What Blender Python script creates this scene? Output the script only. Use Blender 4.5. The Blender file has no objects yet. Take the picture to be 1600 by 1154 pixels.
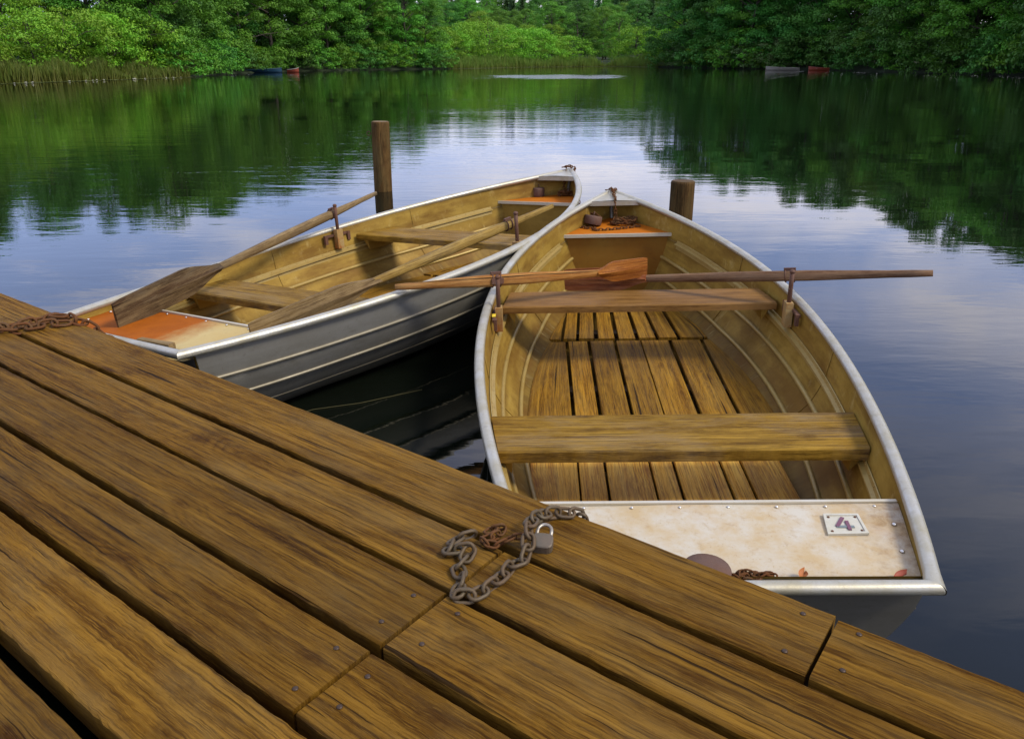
import bpy, math, random
from math import sin, cos, pi, radians, sqrt, atan2
from mathutils import Vector, Matrix, Euler, noise as mnoise

random.seed(7)
scene = bpy.context.scene
COL = scene.collection

# ------------------------------------------------------------------ helpers
class MB:
    """collects faces, per-vertex grain coordinates and per-face material slots"""
    def __init__(s):
        s.v = []; s.f = []; s.g = []; s.m = []; s.sm = []
    def add(s, vs, fs, gr=None, mi=0, smooth=False):
        b = len(s.v); s.v += [tuple(v) for v in vs]
        s.g += [tuple(g) for g in gr] if gr else [tuple(v) for v in vs]
        for f in fs:
            s.f.append(tuple(b + i for i in f)); s.m.append(mi); s.sm.append(smooth)
    def obj(s, name, mats, parent=None, M=None):
        me = bpy.data.meshes.new(name)
        me.from_pydata(s.v, [], s.f)
        if not isinstance(mats, (list, tuple)): mats = [mats]
        for m in mats: me.materials.append(m)
        me.polygons.foreach_set('material_index', s.m)
        me.polygons.foreach_set('use_smooth', s.sm)
        a = me.attributes.new('gr', 'FLOAT_VECTOR', 'POINT')
        a.data.foreach_set('vector', [c for g in s.g for c in g])
        me.update()
        o = bpy.data.objects.new(name, me); COL.objects.link(o)
        if parent: o.parent = parent
        if M is not None: o.matrix_local = M
        return o
    # --- shapes
    def board(s, x0, x1, y0, y1, z0, z1, axis='x', seed=0, mi=0, bev=.004, ragged=0, x0f=None, x1f=None, n=1):
        """plank with small chamfers on its top edges; grain along axis ('x' or 'y')"""
        rs = random.Random(seed); ox, oy, oz = rs.uniform(0, 40), rs.uniform(0, 5), rs.uniform(.0, 9.)
        b = bev
        if axis == 'x':
            n = max(n, 1)
            prof = [(y0, z0), (y1, z0), (y1, z1 - b), (y1 - b, z1), (y0 + b, z1), (y0, z1 - b)]
            ts = [x0 + (x1 - x0) * i / n for i in range(n + 1)]
            vs = []; gr = []
            for i, t in enumerate(ts):
                for k, (y, z) in enumerate(prof):
                    jy = rs.uniform(-ragged, ragged) if ragged and k in (2, 3, 4, 5) and 0 < i < n else 0
                    vs.append((t, y + jy, z)); gr.append((t + ox, y - (y0 + y1) / 2, z - z1 + oz))
        else:
            prof = [(x0, z0), (x0, z1 - b), (x0 + b, z1), (x1 - b, z1), (x1, z1 - b), (x1, z0)]
            ts = [y0 + (y1 - y0) * i / n for i in range(n + 1)]
            vs = []; gr = []
            for t in ts:
                for k, (x, z) in enumerate(prof):
                    xx = x
                    if x0f and k in (0, 1, 2): xx = x0f(t, x)
                    if x1f and k in (3, 4, 5): xx = x1f(t, x)
                    vs.append((xx, t, z)); gr.append((t + ox, x - (x0 + x1) / 2, z - z1 + oz))
        fs = []
        for i in range(len(ts) - 1):
            for k in range(6):
                a = i * 6 + k; c = i * 6 + (k + 1) % 6
                fs.append((a, c, c + 6, a + 6) if axis == 'x' else (a, c, c + 6, a + 6))
        fs.append(tuple(range(5, -1, -1))); q = (len(ts) - 1) * 6; fs.append(tuple(q + k for k in range(6)))
        s.add(vs, fs, gr, mi)
    def box(s, c, d, mi=0, R=None):
        vs = []
        for i in (-1, 1):
            for j in (-1, 1):
                for k in (-1, 1):
                    v = Vector((i * d[0] / 2, j * d[1] / 2, k * d[2] / 2))
                    if R is not None: v = R @ v
                    vs.append(v + Vector(c))
        fs = [(0, 1, 3, 2), (4, 6, 7, 5), (0, 4, 5, 1), (2, 3, 7, 6), (0, 2, 6, 4), (1, 5, 7, 3)]
        s.add(vs, fs, None, mi)
    def tube(s, pts, r, n=10, mi=0, cap=True, closed=False, flat=None, up=(0, 0, 1)):
        pts = [Vector(p) for p in pts]; m = len(pts)
        rr = r if isinstance(r, (list, tuple)) else [r] * m
        up = Vector(up); vs = []; gr = []; L = 0
        for i, p in enumerate(pts):
            if closed: t = pts[(i + 1) % m] - pts[i - 1]
            else: t = pts[min(i + 1, m - 1)] - pts[max(i - 1, 0)]
            t.normalize()
            a = t.cross(up)
            if a.length < 1e-3: a = t.cross(Vector((1, 0, 0)))
            a.normalize(); b = a.cross(t).normalized()
            if i: L += (pts[i] - pts[i - 1]).length
            for k in range(n):
                w = 2 * pi * k / n
                ca, sa = cos(w) * rr[i], sin(w) * rr[i] * (flat if flat else 1)
                vs.append(p + a * ca + b * sa); gr.append((L + pts[0].x, ca, sa + pts[0].y * 7))
        fs = []
        for i in range(m if closed else m - 1):
            for k in range(n):
                a0 = i * n + k; a1 = i * n + (k + 1) % n; j = ((i + 1) % m) * n
                fs.append((a0, a1, j + (k + 1) % n, j + k))
        if cap and not closed:
            fs.append(tuple(range(n - 1, -1, -1))); fs.append(tuple((m - 1) * n + k for k in range(n)))
        s.add(vs, fs, gr, mi, True)
    def lathe(s, prof, n=24, c=(0, 0, 0), mi=0, M=None, smooth=True):
        vs = []; fs = []
        for r, z in prof:
            for k in range(n):
                v = Vector((r * cos(2 * pi * k / n), r * sin(2 * pi * k / n), z))
                if M is not None: v = M @ v
                vs.append(v + Vector(c))
        for i in range(len(prof) - 1):
            for k in range(n):
                fs.append((i * n + k, i * n + (k + 1) % n, (i + 1) * n + (k + 1) % n, (i + 1) * n + k))
        fs.append(tuple(range(n - 1, -1, -1))); q = (len(prof) - 1) * n
        fs.append(tuple(q + k for k in range(n)))
        s.add(vs, fs, None, mi, smooth)
    def grid(s, rows, mi=0, smooth=True, flip=False, gr=None):
        n = len(rows[0]); vs = [p for r in rows for p in r]; fs = []
        for i in range(len(rows) - 1):
            for k in range(n - 1):
                q = (i * n + k, i * n + k + 1, (i + 1) * n + k + 1, (i + 1) * n + k)
                fs.append(q[::-1] if flip else q)
        s.add(vs, fs, gr, mi, smooth)
    def link(s, c, t, u, ll, lw, wr, mi=0):
        """one oblong chain link centred at c, long axis t, flat direction u"""
        t = Vector(t).normalized(); u = Vector(u); u = (u - t * u.dot(t)).normalized()
        pts = []
        h = ll / 2 - lw / 2
        for k in range(6):
            w = -pi / 2 + pi * k / 5; pts.append(c + t * (h + cos(w) * lw / 2) + u * (sin(w) * lw / 2))
        for k in range(6):
            w = pi / 2 + pi * k / 5; pts.append(c + t * (-h + cos(w) * lw / 2) + u * (sin(w) * lw / 2))
        s.tube(pts, wr, 6, mi, closed=True, up=t.cross(u))
    def chain(s, path, ll=.05, lw=.03, wr=.005, mi=0, seed=1, up=(0, 0, 1)):
        rs = random.Random(seed)
        P = [Vector(p) for p in path]; pitch = ll - 2.6 * wr
        seg = [(P[i + 1] - P[i]).length for i in range(len(P) - 1)]
        tot = sum(seg); n = max(1, int(tot / pitch))
        def at(d):
            for i, l in enumerate(seg):
                if d <= l or i == len(seg) - 1: return P[i].lerp(P[i + 1], min(1, d / max(l, 1e-6)))
                d -= l
        for i in range(n):
            a = at(i * pitch); b = at(min(tot, (i + 1) * pitch)); t = (b - a)
            if t.length < 1e-5: continue
            side = t.cross(Vector(up))
            if side.length < 1e-5: side = Vector((1, 0, 0))
            side.normalize(); nn = side.cross(t).normalized()
            roll = (rs.uniform(-.25, .35) if i % 2 == 0 else rs.uniform(.95, 1.35))
            s.link((a + b) / 2, t, side * cos(roll) + nn * sin(roll), ll, lw, wr, mi)

def tag(o, label=None, cat=None, group=None, kind=None):
    if label: o['label'] = label
    if cat: o['category'] = cat
    if group: o['group'] = group
    if kind: o['kind'] = kind
    return o
def empty(name, M=None, **k):
    o = bpy.data.objects.new(name, None); COL.objects.link(o); o.empty_display_size = .1
    if M is not None: o.matrix_world = M
    return tag(o, **k)

# ------------------------------------------------------------------ materials
def newmat(name):
    m = bpy.data.materials.new(name); m.use_nodes = True
    nt = m.node_tree; nt.nodes.clear()
    out = nt.nodes.new('ShaderNodeOutputMaterial'); b = nt.nodes.new('ShaderNodeBsdfPrincipled')
    nt.links.new(b.outputs[0], out.inputs[0])
    return m, nt, b
def N(nt, t, ins=None, **props):
    n = nt.nodes.new(t)
    for k, v in props.items(): setattr(n, k, v)
    for k, v in (ins or {}).items():
        if isinstance(v, bpy.types.NodeSocket): nt.links.new(v, n.inputs[k])
        else: n.inputs[k].default_value = v
    return n
def math_(nt, op, a, b=0., c=0.):
    return N(nt, 'ShaderNodeMath', {0: a, 1: b, 2: c}, operation=op).outputs[0]
def mixc(nt, f, a, b, mode='MIX'):
    n = nt.nodes.new('ShaderNodeMix'); n.data_type = 'RGBA'; n.blend_type = mode
    for i, v in ((0, f), (6, a), (7, b)):
        if isinstance(v, bpy.types.NodeSocket): nt.links.new(v, n.inputs[i])
        else: n.inputs[i].default_value = v if not isinstance(v, tuple) or len(v) == 4 else (*v, 1)
    return n.outputs[2]
def ramp(nt, f, stops, interp='LINEAR'):
    n = nt.nodes.new('ShaderNodeValToRGB'); n.color_ramp.interpolation = interp
    e = n.color_ramp.elements
    while len(e) < len(stops): e.new(.5)
    for i, (p, c) in enumerate(stops):
        e[i].position = p
        e[i].color = (*c, 1) if isinstance(c, tuple) else (c, c, c, 1)
    nt.links.new(f, n.inputs[0]); return n.outputs[0]
def mapping(nt, vec, scale=(1, 1, 1), loc=(0, 0, 0)):
    return N(nt, 'ShaderNodeMapping', {0: vec, 1: loc, 3: scale}).outputs[0]
def noise(nt, vec, scale, detail=4, rough=.55, dist=0.):
    n = N(nt, 'ShaderNodeTexNoise', {'Vector': vec, 'Scale': scale, 'Detail': detail, 'Roughness': rough, 'Distortion': dist})
    return n.outputs[0]

def wood(name, dark, mid, light, rough=.62, ring=270., grey=.35, greyc=(.17, .15, .12), knots=True, stain=.4, bump=.5, figure=.7, spec=.08):
    m, nt, b = newmat(name)
    at = N(nt, 'ShaderNodeAttribute', attribute_name='gr').outputs['Vector']
    sep = N(nt, 'ShaderNodeSeparateXYZ', {0: at})
    u, v, w = sep.outputs
    slow = noise(nt, mapping(nt, at, (1.3, 1.0, 1.)), 1.0, 2, .5)
    vv = math_(nt, 'ADD', v, math_(nt, 'MULTIPLY', math_(nt, 'SUBTRACT', slow, .5), .09))
    slow2 = noise(nt, mapping(nt, at, (.9, .0, 1.7), (9, 3, 1)), 1.3, 1, .5)
    dep = math_(nt, 'MULTIPLY_ADD', slow2, .11, -.02)
    r = math_(nt, 'SQRT', math_(nt, 'ADD', math_(nt, 'MULTIPLY', vv, vv), math_(nt, 'MULTIPLY', dep, dep)))
    r = math_(nt, 'ADD', r, math_(nt, 'MULTIPLY', noise(nt, mapping(nt, at, (5, 18, 1)), 1., 2, .5), .006))
    kd = None
    if knots:
        wn = math_(nt, 'MULTIPLY', math_(nt, 'SUBTRACT', noise(nt, mapping(nt, at, (22, 60, 1)), 1., 2, .5), .5), .05)
        kv = N(nt, 'ShaderNodeCombineXYZ', {0: math_(nt, 'ADD', math_(nt, 'MULTIPLY', u, 2.3), wn), 1: math_(nt, 'ADD', math_(nt, 'MULTIPLY_ADD', v, 5.0, math_(nt, 'MULTIPLY', w, 31.)), wn), 2: 0.}).outputs[0]
        kd = N(nt, 'ShaderNodeTexVoronoi', {'Vector': kv, 'Scale': 1.0, 'Randomness': .9}, voronoi_dimensions='2D').outputs['Distance']
        r = math_(nt, 'ADD', r, math_(nt, 'MULTIPLY', ramp(nt, kd, [(0., 1.), (.10, .7), (.20, .25), (.36, 0.)]), .020))
    rg = math_(nt, 'MULTIPLY_ADD', math_(nt, 'SINE', math_(nt, 'MULTIPLY', r, ring * pi)), .5, .5)
    rg = math_(nt, 'POWER', rg, .6)
    vis = ramp(nt, noise(nt, mapping(nt, at, (.9, 6, 1), (6, 6, 1)), 1., 2, .5), [(.42, .10), (.60, 1.)])
    rg = math_(nt, 'ADD', math_(nt, 'MULTIPLY', rg, vis), math_(nt, 'MULTIPLY', math_(nt, 'SUBTRACT', 1., vis), .8))
    fine = noise(nt, mapping(nt, at, (6, 240, 60)), 1., 5, .7)
    fine2 = noise(nt, mapping(nt, at, (30, 520, 200), (3, 1, 1)), 1., 3, .65)
    streak = noise(nt, mapping(nt, at, (1.5, 50, 3), (5, 1, 2)), 1., 6, .68)
    base = mixc(nt, math_(nt, 'MULTIPLY_ADD', rg, figure, 1. - figure), dark, mid)
    base = mixc(nt, ramp(nt, streak, [(.40, 0.), (.66, 1.)]), base, light)
    base = mixc(nt, ramp(nt, streak, [(.28, .5), (.44, 0.)]), base, (dark[0] * 1.3, dark[1] * 1.2, dark[2]))
    base = mixc(nt, math_(nt, 'MULTIPLY', ramp(nt, fine, [(.38, 1.), (.52, 0.)]), .72), base, (dark[0] * .8, dark[1] * .75, dark[2] * .8))
    base = mixc(nt, math_(nt, 'MULTIPLY', ramp(nt, fine2, [(.52, 0.), (.66, 1.)]), .55), base, light)
    # big blotches of wear, grey weathering and damp dirt
    pat = noise(nt, mapping(nt, at, (1.8, 6, 1), (2, 7, 3)), 1.6, 6, .68, .3)
    base = mixc(nt, math_(nt, 'MULTIPLY', ramp(nt, pat, [(.46, 0.), (.66, 1.)]), grey), base, greyc)
    pat2 = noise(nt, mapping(nt, at, (2.6, 9, 1), (8, 2, 6)), 1.9, 7, .7, .4)
    base = mixc(nt, math_(nt, 'MULTIPLY', ramp(nt, pat2, [(.48, 0.), (.68, 1.)]), stain), base, (dark[0] * .7, dark[1] * .6, dark[2] * .6))
    sp = noise(nt, mapping(nt, at, (60, 120, 60), (1, 2, 6)), 1.9, 3, .6)
    base = mixc(nt, math_(nt, 'MULTIPLY', ramp(nt, sp, [(.64, 0.), (.74, 1.)]), .35), base, (dark[0] * .5, dark[1] * .4, dark[2] * .4))
    # every board has its own tone
    tone = noise(nt, mapping(nt, at, (.12, .0, 1.9), (3, 0, 4)), 1., 1, .5)
    tn = ramp(nt, tone, [(.3, .72), (.7, 1.22)])
    base = mixc(nt, 1., base, tn, 'MULTIPLY')
    ck = noise(nt, mapping(nt, at, (1.1, 62, 2), (4, 4, 4)), 1., 2, .5)
    ckm = ramp(nt, ck, [(.285, 1.), (.315, 0.)])
    ck2 = noise(nt, mapping(nt, at, (3.3, 160, 2), (14, 4, 4)), 1., 2, .5)
    ckm = math_(nt, 'MAXIMUM', ckm, ramp(nt, ck2, [(.27, .8), (.30, 0.)]))
    base = mixc(nt, math_(nt, 'MULTIPLY', ckm, .88), base, (.010, .005, .002))
    if knots:
        kr = math_(nt, 'MULTIPLY_ADD', math_(nt, 'SINE', math_(nt, 'MULTIPLY', kd, 130.)), .5, .5)
        kc = math_(nt, 'MULTIPLY', ramp(nt, kd, [(.0, 1.), (.045, .9), (.07, .3), (.11, 0.)]), math_(nt, 'MULTIPLY_ADD', kr, .22, .38))
        base = mixc(nt, kc, base, (dark[0] * .8, dark[1] * .55, dark[2] * .5))
    nt.links.new(base, b.inputs['Base Color'])
    nt.links.new(math_(nt, 'MULTIPLY_ADD', fine, .3, rough - .15), b.inputs['Roughness'])
    b.inputs['Specular IOR Level'].default_value = spec
    hsum = math_(nt, 'ADD', math_(nt, 'MULTIPLY', rg, .35), math_(nt, 'ADD', math_(nt, 'MULTIPLY', fine, 1.2), math_(nt, 'MULTIPLY', fine2, .5)))
    hsum = math_(nt, 'SUBTRACT', hsum, math_(nt, 'MULTIPLY', ckm, 2.2))
    bp = N(nt, 'ShaderNodeBump', {'Strength': bump, 'Distance': .0026, 'Height': hsum})
    nt.links.new(bp.outputs[0], b.inputs['Normal'])
    return m

def metal(name, base, stain, metallic=.6, rough=.45, stain_amt=.5, rust=.0, rustc=(.30, .09, .015), scale=6., bump=.15, dirtc=(.09, .06, .025), dirt=.35, splotch=(.45, .62), strake=False, side=None, edge=None):
    m, nt, b = newmat(name)
    co = N(nt, 'ShaderNodeTexCoord').outputs['Object']
    n1 = noise(nt, co, scale, 6, .65)
    c = mixc(nt, math_(nt, 'MULTIPLY', ramp(nt, n1, [(.38, 0.), (.64, 1.)]), stain_amt), base, stain)
    n2 = noise(nt, mapping(nt, co, (1, 1, 3.)), scale * 3.1, 5, .7, .4)
    c = mixc(nt, math_(nt, 'MULTIPLY', ramp(nt, n2, [(.56, 0.), (.72, 1.)]), dirt), c, dirtc)
    n4 = noise(nt, co, scale * 14, 3, .6)
    c = mixc(nt, math_(nt, 'MULTIPLY', ramp(nt, n4, [(.62, 0.), (.72, 1.)]), dirt), c, dirtc)
    n5 = noise(nt, mapping(nt, co, (2., 2., 18.)), 3.0, 4, .6)   # run-down streaks
    c = mixc(nt, math_(nt, 'MULTIPLY', ramp(nt, n5, [(.35, 0.), (.7, 1.)]), .3), c, stain)
    if strake:
        g_ = N(nt, 'ShaderNodeAttribute', attribute_name='gr').outputs['Vector']; sg = N(nt, 'ShaderNodeSeparateXYZ', {0: g_})
        kk = math_(nt, 'ADD', sg.outputs[1], math_(nt, 'MULTIPLY', math_(nt, 'SUBTRACT', n1, .5), .5))
        line = ramp(nt, math_(nt, 'DIVIDE', kk, 8.), [(.0, .55), (.05, .0), (.20, .05), (.255, .85), (.30, .12), (.45, .15), (.505, .9), (.54, .2), (.59, .4), (.63, 1.), (.72, .8), (1., .9)])
        drip = noise(nt, mapping(nt, g_, (26, .7, 5)), 1., 5, .65)
        gm = math_(nt, 'MULTIPLY', line, ramp(nt, drip, [(.25, .35), (.62, 1.)]))
        c = mixc(nt, math_(nt, 'MULTIPLY', gm, .9), c, dirtc)
        big = noise(nt, mapping(nt, g_, (2.2, .5, 3.)), 1., 5, .65)
        c = mixc(nt, math_(nt, 'MULTIPLY', ramp(nt, big, [(.46, 0.), (.62, 1.)]), .75), c, (.13, .062, .010))
        c = mixc(nt, math_(nt, 'MULTIPLY', ramp(nt, drip, [(.58, 0.), (.72, 1.)]), .4), c, (.50, .39, .15))
    if edge:
        sx_ = N(nt, 'ShaderNodeSeparateXYZ', {0: co})
        e1 = math_(nt, 'ADD', math_(nt, 'ABSOLUTE', sx_.outputs[0]), math_(nt, 'MULTIPLY', math_(nt, 'SUBTRACT', n2, .5), .12))
        e2 = math_(nt, 'ADD', sx_.outputs[1], math_(nt, 'MULTIPLY', math_(nt, 'SUBTRACT', n1, .5), .10))
        em = math_(nt, 'MAXIMUM', ramp(nt, e1, [(.33, 0.), (.47, .8)]), ramp(nt, e2, [(.0, .7), (.09, 0.)]))
        c = mixc(nt, math_(nt, 'MULTIPLY', em, ramp(nt, n2, [(.3, .3), (.6, 1.)])), c, edge)
    rm = None
    if rust > 0:
        n3 = noise(nt, co, scale * .55, 7, .68, .3)
        rm = ramp(nt, n3, [(splotch[0], 0.), (splotch[1], 1.)])
        rm = math_(nt, 'MULTIPLY', rm, rust)
        if side:
            sx2 = N(nt, 'ShaderNodeSeparateXYZ', {0: co}).outputs[0]
            sx2 = math_(nt, 'ADD', sx2, math_(nt, 'MULTIPLY', math_(nt, 'SUBTRACT', n3, .5), .5))
            rm = math_(nt, 'MULTIPLY', rm, ramp(nt, math_(nt, 'ADD', sx2, .5), [(.5 + side - .06, 1.), (.5 + side + .06, .08)]))
        rc = mixc(nt, n2, rustc, (rustc[0] * .45, rustc[1] * .4, rustc[2] * .4))
        c = mixc(nt, rm, c, rc)
        nt.links.new(math_(nt, 'MULTIPLY', math_(nt, 'SUBTRACT', 1., rm), metallic), b.inputs['Metallic'])
    else: b.inputs['Metallic'].default_value = metallic
    nt.links.new(c, b.inputs['Base Color'])
    if metallic < .2: b.inputs['Specular IOR Level'].default_value = .15
    rr = math_(nt, 'MULTIPLY_ADD', n1, .35, rough - .15)
    if rm is not None: rr = math_(nt, 'ADD', rr, math_(nt, 'MULTIPLY', rm, .25))
    nt.links.new(rr, b.inputs['Roughness'])
    bp = N(nt, 'ShaderNodeBump', {'Strength': bump, 'Distance': .002, 'Height': math_(nt, 'ADD', n2, n4)})
    nt.links.new(bp.outputs[0], b.inputs['Normal'])
    return m

M_DECK = wood('deck_wood', (.032, .0125, .0012), (.118, .053, .0045), (.215, .110, .014), grey=.4, greyc=(.125, .082, .030), bump=.8, spec=.05, figure=.85)
M_FLOOR = wood('floor_wood', (.050, .020, .0015), (.22, .10, .006), (.36, .19, .018), ring=330, rough=.48, spec=.15, grey=.3, greyc=(.14, .10, .04), bump=.4)
M_FLOORLIT = wood('floor_wood_lit', (.24, .085, .006), (.66, .32, .028), (.80, .48, .08), ring=240, rough=.5, spec=.12, grey=.25, greyc=(.42, .26, .09), bump=.35, stain=.55)  # albedo raised so the shaded stern boards look lit
M_SEAT = wood('seat_wood', (.045, .020, .002), (.17, .088, .008), (.29, .17, .024), ring=320, grey=.3, stain=.5)
M_SEATR = wood('seat_wood_red', (.070, .030, .006), (.150, .074, .017), (.22, .115, .032), ring=60, grey=.3, greyc=(.19, .11, .05), stain=.35, bump=.2, knots=False, rough=.5)
M_OARG = wood('oar_wood_grey', (.08, .045, .015), (.19, .125, .05), (.30, .21, .10), ring=90, grey=.5, greyc=(.16, .12, .07), knots=False, stain=.5)
M_OARD = wood('oar_blade_worn', (.035, .019, .008), (.09, .052, .024), (.19, .13, .06), ring=60, grey=.5, greyc=(.11, .09, .06), knots=False, stain=.8)
M_OARY = wood('oar_wood_yellow', (.12, .062, .010), (.28, .17, .035), (.38, .26, .075), ring=80, grey=.25, knots=False, stain=.4)
M_OARR = wood('oar_wood_red', (.15, .048, .008), (.30, .12, .024), (.44, .24, .07), ring=80, grey=.2, knots=False, stain=.35)
M_OARRD = wood('oar_blade_red', (.13, .032, .004), (.27, .080, .010), (.36, .14, .022), ring=50, grey=.1, knots=False, stain=.5)
M_OARRB = wood('oar_blade_dark_red', (.09, .02, .005), (.20, .05, .012), (.30, .11, .03), ring=50, grey=.2, knots=False, stain=.6)
M_OARB = wood('oar_wood_brown', (.075, .035, .016), (.17, .09, .045), (.27, .16, .085), ring=80, grey=.3, knots=False, stain=.5)
M_POST = wood('post_wood', (.028, .014, .004), (.085, .045, .012), (.15, .085, .028), ring=120, grey=.3, greyc=(.08, .075, .03), stain=.6, knots=False)
M_BEAM = wood('beam_wood', (.02, .012, .006), (.05, .03, .015), (.08, .05, .025), knots=False)

M_RIM = metal('rim_aluminium', (.52, .50, .43), (.38, .33, .20), .6, .38, .7, scale=14, dirt=.4, dirtc=(.25, .2, .12))
M_HIN = metal('hull_skin_inside', (.36, .235, .045), (.20, .112, .014), .15, .5, .7, rust=.25, rustc=(.26, .11, .02), scale=5, splotch=(.55, .75), strake=True, dirtc=(.085, .048, .012))
M_IN = metal('hull_inside', (.30, .195, .040), (.19, .11, .016), .12, .5, .7, rust=.25, rustc=(.34, .17, .04), scale=5, splotch=(.55, .75))
M_OUT = metal('hull_outside', (.25, .24, .21), (.17, .155, .12), .5, .48, .6, scale=4, dirt=.3, rust=.2, rustc=(.2, .13, .07), splotch=(.58, .75))
M_INR = metal('strake_ridge_inside', (.37, .27, .085), (.30, .19, .04), .3, .42, .7, scale=9, dirt=.35, dirtc=(.08, .04, .01))  # lighter than the skin: ridge highlights painted into the colour
M_BEAD = metal('strake_ridge', (.25, .22, .155), (.17, .145, .09), .4, .45, .6, scale=8, dirt=.4)
M_DECKM = metal('stern_panel', (.52, .48, .39), (.46, .33, .16), .15, .5, .85, rust=.35, rustc=(.46, .25, .08), scale=11, dirt=.45, dirtc=(.30, .18, .07), splotch=(.5, .72), edge=(.20, .12, .06))
M_LIP = metal('panel_lip', (.58, .54, .44), (.5, .42, .26), .4, .42, .5, scale=9, dirt=.2)
M_RUSTP = metal('rust_stained_panel', (.50, .40, .17), (.46, .32, .1), .1, .55, .6, rust=1., rustc=(.40, .105, .003), scale=3.2, splotch=(.25, .36), dirt=.3, side=.10)
M_BOWP = metal('rusty_bow_panel', (.50, .19, .010), (.44, .13, .006), .05, .6, .6, rust=.9, rustc=(.48, .125, .004), scale=3.0, splotch=(.25, .6), dirt=.3)
M_BULK = metal('stained_bulkhead', (.24, .13, .022), (.20, .09, .010), .1, .55, .7, rust=.7, rustc=(.26, .085, .008), scale=3.5, splotch=(.4, .65))
M_CHAIN = metal('chain_steel', (.085, .065, .035), (.10, .055, .02), .3, .55, .6, rust=.35, rustc=(.13, .06, .02), scale=28, splotch=(.45, .65), bump=.3)
M_CHAINR = metal('chain_rusty', (.10, .055, .022), (.12, .045, .014), .15, .65, .7, rust=.6, rustc=(.15, .048, .012), scale=30, splotch=(.4, .6), bump=.4)
M_RUST = metal('rusty_iron', (.085, .042, .028), (.12, .05, .025), .2, .65, .7, rust=.6, rustc=(.16, .058, .018), scale=12, splotch=(.4, .65), bump=.4)
M_WEIGHT = metal('weight_iron', (.115, .07, .055), (.14, .08, .055), .1, .7, .7, rust=.5, rustc=(.14, .06, .03), scale=14, bump=.6)
M_STEEL = metal('bright_steel', (.72, .70, .66), (.5, .45, .38), .9, .28, .4, scale=30, dirt=.2)
M_BRK = metal('stained_bracket', (.36, .27, .12), (.30, .15, .035), .1, .55, .7, rust=.8, rustc=(.34, .10, .012), scale=16, splotch=(.48, .6))
M_LOCK = metal('lock_body', (.10, .085, .06), (.16, .11, .07), .3, .45, .5, scale=26, dirt=.4)
M_SHACK = metal('shackle_steel', (.42, .40, .35), (.2, .13, .07), .7, .4, .6, scale=40, dirt=.5)
M_PLATE = metal('plate_enamel', (.50, .48, .40), (.42, .38, .27), .05, .35, .5, scale=40, dirt=.15)

def plain(name, c, rough=.6, metallic=0., var=.3, scale=12.):
    m, nt, b = newmat(name)
    co = N(nt, 'ShaderNodeTexCoord').outputs['Object']
    n1 = noise(nt, co, scale, 4, .6)
    nt.links.new(mixc(nt, math_(nt, 'MULTIPLY', n1, var), c, (c[0] * .4, c[1] * .4, c[2] * .4)), b.inputs['Base Color'])
    b.inputs['Roughness'].default_value = rough; b.inputs['Metallic'].default_value = metallic
    return m
M_DIGIT = plain('digit_paint', (.16, .06, .09), .5)
M_DIGIT2 = plain('digit_side', (.17, .2, .2), .5)
M_LEAF = plain('dead_leaf', (.40, .13, .03), .7)
M_LEAF2 = plain('dead_leaf_dark', (.30, .06, .03), .7)
M_YEL = plain('yellow_label', (.7, .5, .02), .5)
M_SCREW = plain('nail_head', (.06, .035, .02), .5, .4)

def foliage(name, c1, c2, c3, rough=.55, transl=.25):
    m = bpy.data.materials.new(name); m.use_nodes = True; nt = m.node_tree; nt.nodes.clear()
    out = nt.nodes.new('ShaderNodeOutputMaterial')
    at = N(nt, 'ShaderNodeAttribute', attribute_name='gr').outputs['Vector']
    sep = N(nt, 'ShaderNodeSeparateXYZ', {0: at})
    oi = N(nt, 'ShaderNodeObjectInfo').outputs['Random']
    c = mixc(nt, sep.outputs[0], c1, c2)                       # clump variation
    c = mixc(nt, math_(nt, 'MULTIPLY', sep.outputs[1], .6), c, c3)   # leaf variation
    hs = N(nt, 'ShaderNodeHueSaturation', {'Hue': math_(nt, 'MULTIPLY_ADD', oi, .035, .482), 'Value': math_(nt, 'MULTIPLY_ADD', oi, .5, .75), 'Color': c})
    b = N(nt, 'ShaderNodeBsdfPrincipled', {'Base Color': hs.outputs[0], 'Roughness': rough})
    b.inputs['Specular IOR Level'].default_value = .25
    t = N(nt, 'ShaderNodeBsdfTranslucent', {'Color': hs.outputs[0]})
    mx = N(nt, 'ShaderNodeMixShader', {0: transl, 1: b.outputs[0], 2: t.outputs[0]})
    nt.links.new(mx.outputs[0], out.inputs[0]); return m
F_BRIGHT = foliage('foliage_bright', (.09, .26, .010), (.16, .36, .014), (.24, .40, .03))
F_MID = foliage('foliage_mid', (.045, .17, .010), (.10, .27, .014), (.14, .30, .03))
F_DARK = foliage('foliage_dark', (.026, .115, .013), (.062, .20, .018), (.09, .23, .035))
F_CONIF = foliage('foliage_conifer', (.035, .10, .03), (.06, .14, .04), (.08, .15, .05))  # bluish tint stands in for haze over the far hill
F_GREY = foliage('foliage_greygreen', (.07, .13, .03), (.11, .18, .05), (.15, .2, .08))
F_REED = foliage('reed_leaf', (.09, .19, .018), (.14, .19, .03), (.12, .075, .02))
M_TRUNK = plain('tree_bark', (.07, .055, .04), .85, 0, .5, 3.)

# ------------------------------------------------------------------ camera
PITCH = 19.92; CAMH = 1.25
cam = bpy.data.cameras.new('camera'); cam.sensor_width = 36.; cam.lens = 36. * 1220 / 1600
cam.shift_y = -45 / 1600; cam.clip_start = .02; cam.clip_end = 3000
co = bpy.data.objects.new('camera', cam); COL.objects.link(co)
co.location = (0, 0, CAMH); co.rotation_euler = (radians(90 - PITCH), 0, 0)
scene.camera = co
scene.render.resolution_x = 1600; scene.render.resolution_y = 1154

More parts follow.
